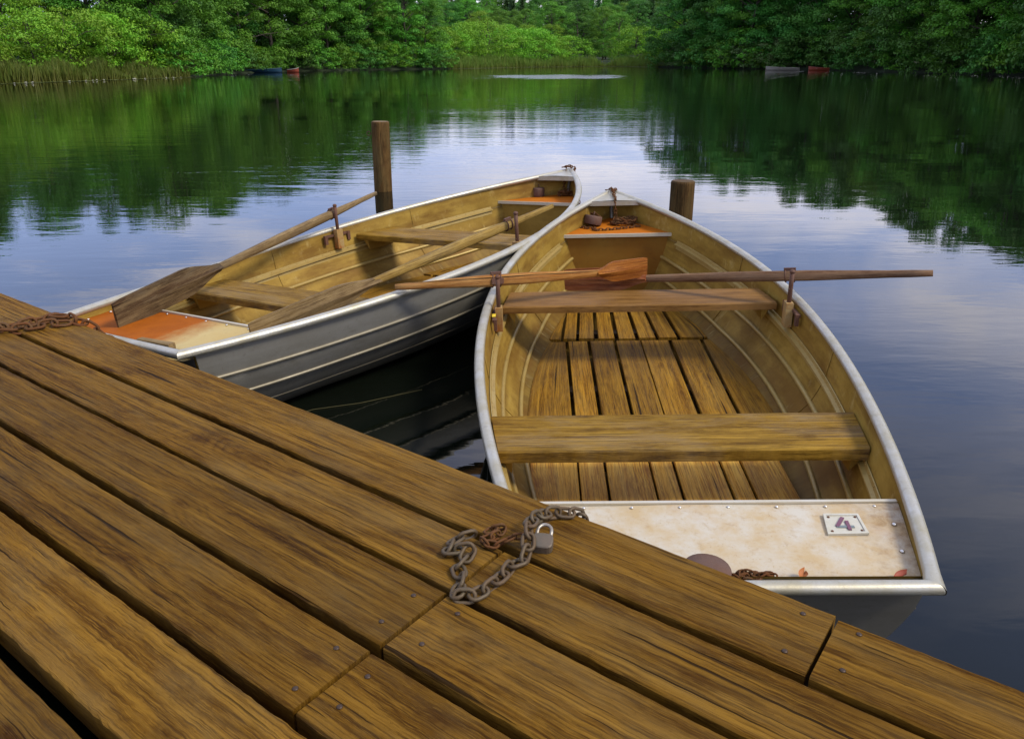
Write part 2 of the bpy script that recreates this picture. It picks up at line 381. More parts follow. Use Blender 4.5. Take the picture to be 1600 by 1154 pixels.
# ------------------------------------------------------------------ world and sun
SUN_EL, SUN_AZ = 47., 112.        # azimuth clockwise from +Y (view direction)
w = bpy.data.worlds.new('World'); scene.world = w; w.use_nodes = True
nt = w.node_tree; nt.nodes.clear()
wo = nt.nodes.new('ShaderNodeOutputWorld'); bg = nt.nodes.new('ShaderNodeBackground'); nt.links.new(bg.outputs[0], wo.inputs[0])
bg.inputs[1].default_value = .12
sky = nt.nodes.new('ShaderNodeTexSky'); sky.sky_type = 'NISHITA'; sky.sun_disc = False
sky.sun_elevation = radians(SUN_EL); sky.sun_rotation = radians(SUN_AZ); sky.ozone_density = 2.0; sky.dust_density = .6
dirv = N(nt, 'ShaderNodeTexCoord').outputs['Generated']
sp = N(nt, 'ShaderNodeSeparateXYZ', {0: dirv}); zz = math_(nt, 'ADD', math_(nt, 'ABSOLUTE', sp.outputs[2]), .16)
pv = N(nt, 'ShaderNodeCombineXYZ', {0: math_(nt, 'DIVIDE', sp.outputs[0], zz), 1: math_(nt, 'DIVIDE', sp.outputs[1], zz), 2: 0.}).outputs[0]
c1 = noise(nt, mapping(nt, pv, (.8, 1.15, 1), (3.1, 7.4, 0)), 1.0, 7, .56, .5)
cov = ramp(nt, c1, [(.42, 0.), (.57, 1.)])
c2 = noise(nt, mapping(nt, pv, (1., 1.5, 1), (11., 2., 0)), 1.3, 6, .6, .3)
low = ramp(nt, sp.outputs[2], [(.0, (11.5, 11.0, 11.3)), (.13, (12.5, 11.9, 12.2)), (.24, (12.0, 11.5, 12.2)), (.42, (10.8, 10.3, 11.2)), (.62, (6.0, 6.4, 8.4)), (1., (7.2, 7.4, 9.0))])
low2 = ramp(nt, sp.outputs[2], [(.0, (8.0, 8.6, 11.)), (.16, (5.8, 7.5, 13.0)), (.36, (4.4, 5.8, 10.8)), (.62, (3.6, 4.3, 7.)), (1., (4.6, 5.2, 7.6))])
cc = mixc(nt, c2, low2, low)
skyc = mixc(nt, 1., sky.outputs[0], low2, 'ADD')
skyc = mixc(nt, .75, sky.outputs[0], low2)
nt.links.new(mixc(nt, cov, skyc, mixc(nt, ramp(nt, c2, [(.3, 0.), (.7, 1.)]), cc, low)), bg.inputs[0])

sl = bpy.data.lights.new('sun', 'SUN'); sl.energy = 2.9; sl.angle = radians(14); sl.color = (1., .93, .80)
so = bpy.data.objects.new('sun', sl); COL.objects.link(so)
sd = Vector((sin(radians(SUN_AZ)) * cos(radians(SUN_EL)), cos(radians(SUN_AZ)) * cos(radians(SUN_EL)), sin(radians(SUN_EL))))
so.rotation_euler = sd.to_track_quat('Z', 'Y').to_euler(); so.location = (20, -10, 40)

# ------------------------------------------------------------------ terrain and water
SHORE = [(-90, -30), (-60, 12), (-36, 27), (-26, 41.6), (-24.4, 47.5), (-21.9, 55.2), (-23.0, 66), (-22, 78), (-15, 88), (-7.4, 95.4), (2, 112), (14.2, 122.7), (20, 112),
         (23.5, 101), (28, 93), (33.2, 85.8), (35.0, 72), (35.6, 57), (38, 40), (52, 15), (80, -30)]
POLY = SHORE + [(0, -60)]
def inside(x, y):
    c = False; n = len(POLY)
    for i in range(n):
        x1, y1 = POLY[i]; x2, y2 = POLY[(i + 1) % n]
        if (y1 > y) != (y2 > y) and x < (x2 - x1) * (y - y1) / (y2 - y1) + x1: c = not c
    return c
def shored(x, y):
    best = 1e9; n = len(POLY)
    for i in range(n):
        ax, ay = POLY[i]; bx, by = POLY[(i + 1) % n]
        dx, dy = bx - ax, by - ay; t = max(0, min(1, ((x - ax) * dx + (y - ay) * dy) / (dx * dx + dy * dy)))
        best = min(best, math.hypot(x - ax - t * dx, y - ay - t * dy))
    return -best if inside(x, y) else best
def ground(x, y):
    d = shored(x, y)
    if d < 0: return max(-1.6, d * .35) - .05
    h = .12 + min(d, 3) * .10 + max(0, d - 3) * .035
    h = min(h, 5.5 + max(0, (d - 90)) * .02)
    return h + .3 * mnoise.noise(Vector((x * .07, y * .07, 0)))
def axis(a, b, dense0, dense1, fine, coarse):
    t = [a]
    while t[-1] < b:
        t.append(t[-1] + (fine if dense0 <= t[-1] < dense1 else coarse))
    return t
mb = MB()
xs = axis(-900, 900, -70, 70, 2.5, 25); ys = axis(-300, 1500, -10, 150, 2.5, 25)
mb.grid([[(x, y, ground(x, y)) for x in xs] for y in ys])
m, nt, b = newmat('ground_soil')
geo = N(nt, 'ShaderNodeNewGeometry').outputs['Position']
n1 = noise(nt, geo, .4, 5, .6); n2 = noise(nt, geo, 4., 4, .6)
nt.links.new(mixc(nt, n1, (.014, .030, .006), mixc(nt, n2, (.02, .045, .008), (.022, .018, .009))), b.inputs['Base Color'])
b.inputs['Roughness'].default_value = .95
tag(mb.obj('ground', m), kind='structure')

m, nt, b = newmat('lake_water')
geo = N(nt, 'ShaderNodeNewGeometry').outputs['Position']
sep = N(nt, 'ShaderNodeSeparateXYZ', {0: geo})
b.inputs['Base Color'].default_value = (.0035, .0050, .0030, 1)
b.inputs['IOR'].default_value = 1.42; b.inputs['Roughness'].default_value = .0
b.inputs['Specular Tint'].default_value = (1, 1, 1, 1)
w1 = noise(nt, mapping(nt, geo, (1.0, 3.2, 1)), 1.1, 3, .5, .3)
w2 = noise(nt, mapping(nt, geo, (2.4, 7.5, 1), (5, 3, 0)), 1.5, 3, .55, .2)
w3 = noise(nt, mapping(nt, geo, (.25, .8, 1), (1, 8, 0)), .9, 2, .5)
amp = ramp(nt, noise(nt, mapping(nt, geo, (.10, .22, 1), (2, 1, 0)), 1., 3, .5), [(.35, .15), (.7, 1.)])
ydist = N(nt, 'ShaderNodeMapRange', {0: sep.outputs[1], 1: 2., 2: 12., 3: .25, 4: 1.}).outputs[0]
amp = math_(nt, 'MULTIPLY', amp, ydist)
# wind-ruffled patch in the middle of the lake
ex = math_(nt, 'DIVIDE', math_(nt, 'SUBTRACT', sep.outputs[0], 2.2), 6.2)
ey = math_(nt, 'DIVIDE', math_(nt, 'SUBTRACT', sep.outputs[1], 57.), 8.)
rad = math_(nt, 'ADD', math_(nt, 'MULTIPLY', ex, ex), math_(nt, 'MULTIPLY', ey, ey))
rad = math_(nt, 'ADD', rad, math_(nt, 'MULTIPLY', math_(nt, 'SUBTRACT', noise(nt, mapping(nt, geo, (.22, .12, 1)), 1., 4, .65), .5), 3.2))
patch = ramp(nt, rad, [(.35, 1.), (1.1, 0.)])
h = math_(nt, 'MULTIPLY', math_(nt, 'ADD', math_(nt, 'MULTIPLY', w1, .006), math_(nt, 'MULTIPLY', w2, .0020)), amp)
h = math_(nt, 'ADD', h, math_(nt, 'MULTIPLY', w3, .004))
w4 = noise(nt, mapping(nt, geo, (3., 5., 1)), 2., 3, .6)
h = math_(nt, 'ADD', h, math_(nt, 'MULTIPLY', math_(nt, 'MULTIPLY', w4, patch), .002))
nt.links.new(math_(nt, 'MULTIPLY', patch, .20), b.inputs['Roughness'])
bp = N(nt, 'ShaderNodeBump', {'Strength': 1., 'Distance': 1., 'Height': h})
nt.links.new(bp.outputs[0], b.inputs['Normal'])
M_WATER = m

# ------------------------------------------------------------------ jetty
D = Vector((.8036581, -.59509131, 0)); V = Vector((-.59509131, -.8036581, 0)); P0 = Vector((-1.92434437, 2.82058002, 0))
DZ = CAMH - .83                                     # top of the boards
JM = Matrix(((D.x, V.x, 0, P0.x), (D.y, V.y, 0, P0.y), (0, 0, -1, DZ), (0, 0, 0, 1)))
# right-handed frame: use (D, -V, up) with v measured negative
JM = Matrix(((D.x, -V.x, 0, P0.x), (D.y, -V.y, 0, P0.y), (0, 0, 1, DZ), (0, 0, 0, 1)))
jet = empty('jetty', JM, label='weathered brown wooden jetty of wide diagonal planks in the foreground', cat='jetty')
mb = MB()
lines = [0, .167, .320, .486, .646, .815, .985, 1.15, 1.315, 1.48, 1.645, 1.81, 1.98, 2.14]
gap = [0, .017, .015, .016, .018, .030, .02, .016, .016, .016, .016, .016, .016, .016]
joints = {0: [3.037], 1: [2.507], 2: [2.505], 3: [2.50], 4: [1.35, 3.3], 5: [2.49], 6: [.9, 2.9], 7: [2.5], 8: [1.8], 9: [2.5], 10: [1.4], 11: [2.5], 12: [2.5]}
nails = []
rs = random.Random(3)
for i in range(13):
    v0 = lines[i] + gap[i] / 2; v1 = lines[i + 1] - gap[i + 1] / 2
    if i == 0: v0 = 0
    cuts = [-2.2 - .1 * (i % 3)] + joints[i] + [5.6 + .1 * (i % 2)]
    for j in range(len(cuts) - 1):
        a = cuts[j] + (.0035 if j else 0); c = cuts[j + 1] - (.0035 if j < len(cuts) - 2 else 0)
        dv = .010 if (i == 0 and j == 1) else rs.uniform(-.002, .002)
        dz = rs.uniform(-.003, .002)
        mb.board(a, c, -v1 - dv * .3, -v0 - dv, -.045 + dz, dz, 'x', seed=100 + i * 7 + j, bev=.003, ragged=.0011, n=150)
        for e in (a + .035, c - .035):
            for vv in (v0 + .035, v1 - .035): nails.append((e + rs.uniform(-.008, .008), -vv + rs.uniform(-.01, .01), dz))
mb.obj('decking', M_DECK, jet)
for (x, y, z) in nails:
    if not (0 < x < 4.2 and y > -1.2): continue
    n = MB(); n.lathe([(.0045, 0), (.0045, .0012), (.002, .002)], 8, (x, y, z + .0002)); n.obj('nail', M_SCREW, jet)
for u in (-1.6, .25, 1.5, 2.51, 3.9, 5.2):
    n = MB(); n.board(-u - .045, -u + .045, 0, 2.1, -.17, -.05, 'y', seed=9)
    for k, v in enumerate(n.v): n.v[k] = (-v[0], -v[1] - .03, v[2])
    n.f = [f[::-1] for f in n.f]
    n.obj('joist', M_BEAM, jet)
for u in (-1.2, 1.0, 3.5, 5.0):
    for v in (.35, 1.9):
        n = MB(); n.lathe([(.06, -2.0), (.06, -.175)], 16, (u, -v, 0)); n.obj('pile', M_BEAM, jet)

# ------------------------------------------------------------------ boats
PL = [0.7495729266129529, -2.205658846008439, 1.368364197844009, -1.249747733979901, 0.9193130340460591, 0.4228838892805997]
BL, RISE = 2.9908, .2039
def W(y):
    s = y / BL; r = 0
    for c in PL: r = r * s + c
    return max(r, .004)
def sheer(y): return RISE * (y / BL) ** 2
PROF = [(.034, 0.), (.041, -.05), (.050, -.10), (.068, -.14), (.090, -.18), (.155, -.25), (.25, -.31), (.38, -.345), (9., -.37)]
def prof(y, off=0.):
    """hull section (x>=0, z) from gunwale to keel at station y"""
    w_ = W(y); out = []; s = y / BL
    lift = .16 * max(0, (s - .70) / .30) ** 2
    for o, z in PROF:
        q = min(1., o / max(w_, .56)) if o < 5 else 1.
        x = max(0., w_ * (1 - q)) if w_ < .56 else max(0., w_ - o) if o < 5 else 0.
        x = max(0., x + off) if x > 0 else 0.
        b = (-z / .37) ** 1.4
        zz_ = sheer(y) * (1 - b) + z + lift * b
        yy = y + (z * .42 * max(0, (s - .75) / .25) ** 2) - z * .20 * max(0, 1 - s / .12)
        out.append((x, yy, zz_))
    return out
def hx(y, z):
    p = prof(y)
    for i in range(len(p) - 1):
        if p[i + 1][2] <= z <= p[i][2]:
            t = (z - p[i][2]) / (p[i + 1][2] - p[i][2]); return p[i][0] + t * (p[i + 1][0] - p[i][0])
    return p[0][0] if z > p[0][2] else 0.
def boat_matrix(q, k):
    x, y, z, hd, he, pt = q
    def f(P):
        X = P[0] * cos(he) - P[2] * sin(he); Z = P[2] * cos(he) + P[0] * sin(he)
        Y = P[1] * cos(pt) - Z * sin(pt); Z = Z * cos(pt) + P[1] * sin(pt)
        return (X * cos(hd) + Y * sin(hd), -X * sin(hd) + Y * cos(hd), Z)
    c = [f(e) for e in ((1, 0, 0), (0, 1, 0), (0, 0, 1))]
    M = Matrix(((c[0][0] * k, c[1][0] * k, c[2][0] * k, x), (c[0][1] * k, c[1][1] * k, c[2][1] * k, y), (c[0][2] * k, c[1][2] * k, c[2][2] * k, z + CAMH - 1.42), (0, 0, 0, 1)))
    return M
BM1 = boat_matrix((0.4639, 1.3475, 0.3817, 0.0294, 0.0272, 0.0478), 1.)
BM2 = boat_matrix((-1.4215, 2.5752, .4915, .6012, .071, .0011), 1.082)
FLZ = -.25
YR0, YR1, ZR = .627, .846, -.037
YF0, YF1, ZF = 1.670, 1.856, .020
YB, ZB = 2.587, .069
YD, ZD = .337, -.022
ST = [BL * i / 72 for i in range(73)]

from mathutils.geometry import tessellate_polygon
def waterline(M):
    # where the lake surface meets the middle of the hull shell
    L_, R_ = [], []
    for y in ST[1:]:
        p = prof(y, .003)
        for sx, lst in ((-1, L_), (1, R_)):
            q = [M @ Vector((sx * a, b, c)) for a, b, c in p]
            for i in range(len(q) - 1):
                if q[i].z >= 0 > q[i + 1].z:
                    t = q[i].z / (q[i].z - q[i + 1].z); lst.append(q[i].lerp(q[i + 1], t)); break
    return L_ + R_[::-1]
outer = [Vector(p) for p in ((-900, -300, 0), (900, -300, 0), (900, 400, 0), (-900, 400, 0))]
loops = [outer] + [[Vector((p.x, p.y, 0)) for p in waterline(M)] for M in (BM1, BM2)]
flat_ = [p for l in loops for p in l]
tris = tessellate_polygon(loops)
mb = MB(); fs = []
for t in tris:
    a, b_, c = [flat_[i] for i in t]
    fs.append(tuple(t) if (b_ - a).cross(c - a).z > 0 else tuple(t)[::-1])
mb.add(flat_, fs); tag(mb.obj('water', M_WATER), kind='structure')

def build_boat(M, label, right):
    root = empty('rowing_boat', M, label=label, cat='boat', group='aluminium rowing boats moored at the jetty')
    # hull: inside skin, outside skin, transom, strake beads
    h = MB()
    inn = []; out_ = []
    for y in ST[1:]:
        p = prof(y); q = prof(y, .006)
        inn.append([(-a, b, c) for a, b, c in p] + [(a, b, c) for a, b, c in p[-2::-1]])
        out_.append([(-a, b, c - .006 * (i > 4)) for i, (a, b, c) in enumerate(q)] + [(a, b, c - .006 * (i > 4)) for i, (a, b, c) in reversed(list(enumerate(q[:-1])))])
    y0 = ST[1]
    h.grid(inn, 0, True, True, gr=[(r[0][1] + 1., 8 - abs(k - 8), (k > 8) * 2.5) for r in inn for k in range(len(r))]); h.grid(out_, 1, True)
    for r, mi, dy in ((inn[0], 0, .0), (out_[0], 1, -.008)):
        c = (0, r[0][1] + dy, 0.0); vs = [(x, y + dy, z) for x, y, z in r]
        n = len(vs); half = n // 2
        fs = [(i, i + 1, n - 2 - i, n - 1 - i) for i in range(half)]
        if mi: fs = [f[::-1] for f in fs]
        h.add(vs, fs, None, mi)
    for sx in (-1, 1):
        for k, rr in ((2, .0065), (4, .006), (5, .005)):
            h.tube([(sx * (prof(y)[k][0] + .007), prof(y)[k][1], prof(y)[k][2]) for y in ST[1:-3]], rr, 6, 2)
        h.tube([(sx * (prof(y)[4][0] - .0005), prof(y)[4][1], prof(y)[4][2]) for y in ST[1:-8]], .0095, 8, 3)
        h.tube([(sx * (prof(y)[5][0] - .0005), prof(y)[5][1], prof(y)[5][2] + .004) for y in ST[1:-10]], .009, 8, 3)
        for yy in (1.15, 2.05):       # butt seams of the side sheets
            p = prof(yy)
            h.tube([(sx * (a - .0015), b, c) for a, b, c in p[:6]], .0016, 4, 0)
    h.tube([(0, b - .002, c) for a, b, c in prof(BL - .004)], .010, 8, 1)
    h.obj('hull', [M_HIN, M_OUT, M_BEAD, M_INR], root)
    # gunwale rim: rounded hollow section, mitred at the transom
    g = MB()
    def sweep(pts, ns):
        rows = []
        for p, n in zip(pts, ns):
            n = Vector(n).normalized(); r = []
            for k in range(15):
                a = radians(-70 + k * 320 / 14)
                rx = .0172 * cos(a); rz = .0145 * sin(a)
                r.append(Vector(p) + n * rx + Vector((0, 0, 1)) * (rz + .001))
            rows.append(r)
        return rows
    for sx in (-1, 1):
        pts = [(sx * (W(y) - .018), y, sheer(y) + .004) for y in ST[:-1]] + [(sx * .002, BL, RISE + .004)]
        ns = []
        for i, p in enumerate(pts):
            a = Vector(pts[max(0, i - 1)]); c = Vector(pts[min(len(pts) - 1, i + 1)]); t = c - a; ns.append((t.y * sx, -t.x * sx, 0))
        rows = sweep(pts, ns)
        for v in rows[0]: v.y -= (sx * v.x - (W(0) - .018)) * .8       # mitre
        g.grid(rows, 0, True, sx > 0)
    w0 = W(0) - .018
    rows = sweep([(x, 0, .004) for x in (-w0, -w0 / 2, 0, w0 / 2, w0)], [(0, -1, 0)] * 5)
    for i, sx in ((0, -1), (4, 1)):
        for v in rows[i]: v.x += sx * (-v.y) * .8
    g.grid(rows, 0, True, False)
    g.obj('gunwale_rim', M_RIM, root)
    # side stringers with rivets
    for sx in (-1, 1):
        s_ = MB(); yst = [y for y in ST if .36 < y < 2.56]
        rows = []
        for y in yst:
            p = prof(y)[2]; x, z = p[0], p[2]
            rows.append([(sx * x, y, z + .014), (sx * (x - .003), y, z + .013), (sx * (x - .006), y, z + .001), (sx * (x - .018), y, z - .002), (sx * (x - .019), y, z - .007), (sx * (x - .007), y, z - .012), (sx * (x - .011), y, z - .028)])
        s_.grid(rows, 0, False, sx > 0)
        y = .4
        while y < 2.5:
            p = prof(y)[2]
            s_.lathe([(.0035, 0), (.003, .0015), (.001, .0022)], 7, (sx * (p[0] - .004), y, p[2] + .008), 0, Matrix.Rotation(-sx * pi / 2, 3, 'Y'))
            y += .055
        s_.obj('stringer', M_INR, root)
    # thwarts
    for k, (a, c, z, mt, th) in enumerate(((YR0, YR1, ZR, M_SEAT, .038 if right else .03), (YF0, YF1, ZF, M_SEATR if right else M_SEAT, .03))):
        if not right and k == 1: c += .05
        t = MB(); rs = random.Random(k + 5); n = 12; vs = []; gr = []; ins = .046 if k == 0 else .060
        o = rs.uniform(0, 30)
        # ends follow the hull side
        for i in range(n + 1):
            f = -1 + 2 * i / n
            for (yy, zz_) in ((a, z - th), (a, z - .005), (a + .005, z), ((a + c) / 2, z), (c - .005, z), (c, z - .005), (c, z - th)):
                xw = (W(yy) - ins) * f
                vs.append((xw, yy, zz_)); gr.append((xw + o, yy - a + .3 * k, zz_ + 2.3 * k))
        fs = []
        for i in range(n):
            for j in range(7):
                p_, q_ = i * 7 + j, i * 7 + (j + 1) % 7; fs.append((p_, q_, q_ + 7, p_ + 7)[::-1])
        fs.append(tuple(range(7))); fs.append(tuple(n * 7 + j for j in range(6, -1, -1)))
        t.add(vs, fs, gr)
        th_o = t.obj('thwart', mt, root)
        if right: th_o['label'] = 'gold weathered rear thwart board' if k == 0 else 'reddish brown smooth front thwart board'
        for sx in (-1, 1):
            br = MB(); yy = (a + c) / 2; x = W(yy) - ins
            xa = min(hx(a, z - th - .055), hx(c, z - th - .055)) - .012; x = min(x, hx(a, z - th) - .008, hx(c, z - th) - .008)
            br.add([(sx * (x + .006), a + .02, z - th), (sx * (x - .028), a + .02, z - th), (sx * (xa - .004), a + .03, z - th - .055),
                    (sx * (x + .006), c - .02, z - th), (sx * (x - .028), c - .02, z - th), (sx * (xa - .004), c - .03, z - th - .055)],
                   [(0, 1, 2), (5, 4, 3), (0, 3, 4, 1), (1, 4, 5, 2), (2, 5, 3, 0)])
            br.obj('thwart_bracket', M_IN, root)
    # floorboards
    def boards(lst, ya, yb, z, mt, seed, fan=0., lab=None, th=.014):
        f = MB()
        for i, (xa, xb) in enumerate(lst):
            first, last = i == 0, i == len(lst) - 1
            def xf(t, x, sgn):
                x = x * (1 - fan * (t - ya) / (yb - ya))
                lim = hx(t, z) - .006
                return max(-lim, min(lim, x))
            f.board(xa, xb, ya + random.uniform(0, .006), yb - random.uniform(0, .006), z - th, z + random.uniform(-.0015, .001), 'y', seed=seed + i, bev=.002,
                    x0f=lambda t, x: xf(t, x, -1), x1f=lambda t, x: xf(t, x, 1), n=24)
        o = f.obj('floorboards', mt, root)
        if lab: o['label'] = lab
    boards([(-.438, -.285), (-.279, -.199), (-.190, -.052), (-.045, .024), (.034, .175), (.184, .241), (.250, .372)], .06, 1.085, FLZ + .004, M_FLOORLIT, 300, 0, 'orange floorboards at the stern, coloured bright as if lit')
    boards([(-.47, -.288), (-.274, -.19), (-.176, -.073), (-.060, .048), (.052, .172), (.188, .314), (.328, .50)], 1.095, 1.945, FLZ, M_FLOOR, 320, 0)
    boards([(-.42, -.31), (-.296, -.24), (-.226, -.157), (-.139, -.066), (-.046, .028), (.046, .119), (.135, .215), (.233, .35)], 1.955, 2.60, FLZ + .006, M_FLOOR, 340, .18)
    for yy in (.3, .95, 1.5, 2.1, 2.5):
        f = MB(); x = hx(yy, FLZ - .045) - .01; f.box((0, yy, FLZ - .032), (2 * x, .05, .024)); f.obj('floor_bearer', M_BEAM, root)
    # stern seat panel
    s_ = MB(); rows = []
    for i in range(9):
        y = .012 + (YD - .012) * i / 8; xx = hx(y, ZD) - .002
        rows.append([(xx * (-1 + 2 * k / 10), y, ZD + .0015 * sin(k * 1.3 + i)) for k in range(11)])
    s_.grid(rows, 0, True)
    xx = hx(YD, ZD) - .004
    s_.box((0, YD + .006, ZD - .013), (2 * xx, .010, .038), 1)
    za, zc = ZD - .03, FLZ + .01; xa, xc = hx(YD, za) - .006, hx(YD, zc) - .008
    s_.add([(-xa, YD + .012, za), (xa, YD + .012, za), (xc, YD + .012, zc), (-xc, YD + .012, zc)], [(0, 1, 2, 3)], None, 0)
    for k in range(8):
        s_.lathe([(.0045, 0), (.0035, .002), (.001, .003)], 8, (-xx + .06 + k * (2 * xx - .12) / 7, YD - .012, ZD + .001), 2)
    for sx in (-1, 1):
        for y in (.05, .15, .25):
            s_.lathe([(.006, 0), (.005, .0025), (.0015, .004)], 8, (sx * (hx(y, ZD) - .028), y, ZD + .001), 2)
    sp_ = s_.obj('stern_seat', [M_DECKM if right else M_RUSTP, M_LIP, M_STEEL], root)
    if right:
        C = [(.277, .289), (.360, .288), (.357, .211), (.262, .208)]      # plate corners TL TR BR BL
        def pm(px, py):
            # plate picture coordinates 0..1
            u, v = px, py
            a = Vector((*C[0], 0)).lerp(Vector((*C[1], 0)), u); c = Vector((*C[3], 0)).lerp(Vector((*C[2], 0)), u)
            return a.lerp(c, v)
        pl_ = MB(); z0 = ZD + .0035
        ring = [pm(0, 0), pm(1, 0), pm(1, 1), pm(0, 1)]; inner = [pm(.07, .09), pm(.93, .09), pm(.93, .91), pm(.07, .91)]
        vs = [(p.x, p.y, z0 - .003) for p in ring] + [(p.x, p.y, z0 + .003) for p in ring] + [(p.x, p.y, z0 + .003) for p in inner] + [(p.x, p.y, z0 + .0008) for p in inner]
        fs = []
        for k in range(4):
            j = (k + 1) % 4; fs += [(k, 4 + k, 4 + j, j), (4 + k, 8 + k, 8 + j, 4 + j), (8 + k, 12 + k, 12 + j, 8 + j)]
        fs.append((15, 14, 13, 12)); pl_.add(vs, [f[::-1] for f in fs])
        po = pl_.obj('number_plate', M_PLATE, sp_); po['label'] = 'small cream plate carrying the number 4'
        dg = MB()
        # strokes of the 4 in plate coordinates
        def stroke(a, c, wd, top, mi):
            A, B = pm(*a), pm(*c); t = (B - A).normalized(); n = Vector((-t.y, t.x, 0)) * wd / 2
            q = [A + n, A - n, B - n, B + n]
            vs = [(p.x, p.y, z0 + .001) for p in q] + [(p.x, p.y, z0 + top) for p in q]
            dg.add(vs, [(4, 5, 6, 7), (0, 1, 5, 4), (1, 2, 6, 5), (2, 3, 7, 6), (3, 0, 4, 7)], None, mi)
        stroke((.51, .20), (.285, .64), .0085, .0036, 0)
        stroke((.27, .64), (.72, .66), .0080, .0030, 1)
        stroke((.575, .38), (.575, .82), .0080, .0040, 0)
        dg.obj('number', [M_DIGIT, M_DIGIT2], po)
        for a in ((.13, .16), (.87, .16), (.87, .84), (.13, .84)):
            n_ = MB(); p = pm(*a); n_.lathe([(.0035, 0), (.0028, .0016)], 8, (p.x, p.y, z0 + .001)); n_.obj('screw', M_RUST, po)
    # bow seat with its front bulkhead
    s_ = MB(); rows = []
    for i in range(13):
        y = YB + (2.93 - YB) * i / 12; xx = max(.004, hx(y, ZB + .02) - .002)
        rows.append([(xx * (-1 + 2 * k / 8), y, ZB) for k in range(9)])
    s_.grid(rows, 0, False)
    xx = hx(YB, ZB) - .003; s_.box((0, YB - .004, ZB - .006), (2 * xx + .006, .010, .016), 1)
    bs = s_.obj('bow_seat', [M_BOWP, M_LIP], root)
    s_ = MB(); vs = []
    zs = [ZB - .014, -.0, -.1, -.2, FLZ + .01]
    for z in zs:
        x = max(.02, hx(YB, z) - .004); vs += [(-x, YB + .012, z), (x, YB + .012, z)]
    s_.add(vs, [(2 * i, 2 * i + 2, 2 * i + 3, 2 * i + 1) for i in range(len(zs) - 1)]); s_.obj('bulkhead', M_BULK if right else M_IN, root)
    # breasthook plate at the bow
    s_ = MB(); yh = 2.80; rows = []
    for i in range(7):
        y = yh + (BL - .01 - yh) * i / 6; x = max(.003, W(y) - .02); rows.append([(-x, y, sheer(y) + .012), (0, y, sheer(y) + .016), (x, y, sheer(y) + .012)])
    s_.grid(rows, 0, False)
    x = W(yh) - .022; z = sheer(yh)
    s_.add([(-x, yh, z + .012), (x, yh, z + .012), (x, yh, z - .012), (-x, yh, z - .012)], [(0, 3, 2, 1)])
    s_.obj('breasthook', M_RIM, root)
    # rowlocks: bracket on the side, upright pin, clamp
    for sx in (-1, 1):
        yy = 1.555; x = W(yy) - .062; zg = sheer(yy)
        b_ = MB()
        b_.box((sx * (x - .001), yy, zg - .040), (.027, .040, .098), 2); b_.box((sx * (x + .015), yy, zg - .02), (.012, .17, .012), 1)
        b_.box((sx * (x + .010), yy - .078, zg - .036), (.012, .018, .045), 1); b_.box((sx * (x + .010), yy + .078, zg - .036), (.012, .018, .045), 1)
        bo = b_.obj('rowlock_bracket', [M_IN, M_RUST, M_BRK], root)
        p = MB(); p.tube([(sx * x, yy, zg - .06), (sx * x, yy, zg + .08), (sx * x, yy, zg + .128)], .0085, 10)
        p.lathe([(.010, 0), (.011, .006), (.006, .012)], 10, (sx * x, yy, zg + .126))
        po = p.obj('rowlock_pin', M_RUST, root)
        if right and sx < 0:
            y_ = MB(); y_.box((sx * (x + .017), yy - .04, zg - .012), (.014, .03, .002)); y_.obj('sticker', M_YEL, bo)
    return root
boat_r = build_boat(BM1, 'aluminium rowing boat marked 4, right of the other, bow pointing away between two posts', True)
boat_l = build_boat(BM2, 'aluminium rowing boat angled across behind the left jetty edge, dark ribbed side showing', False)

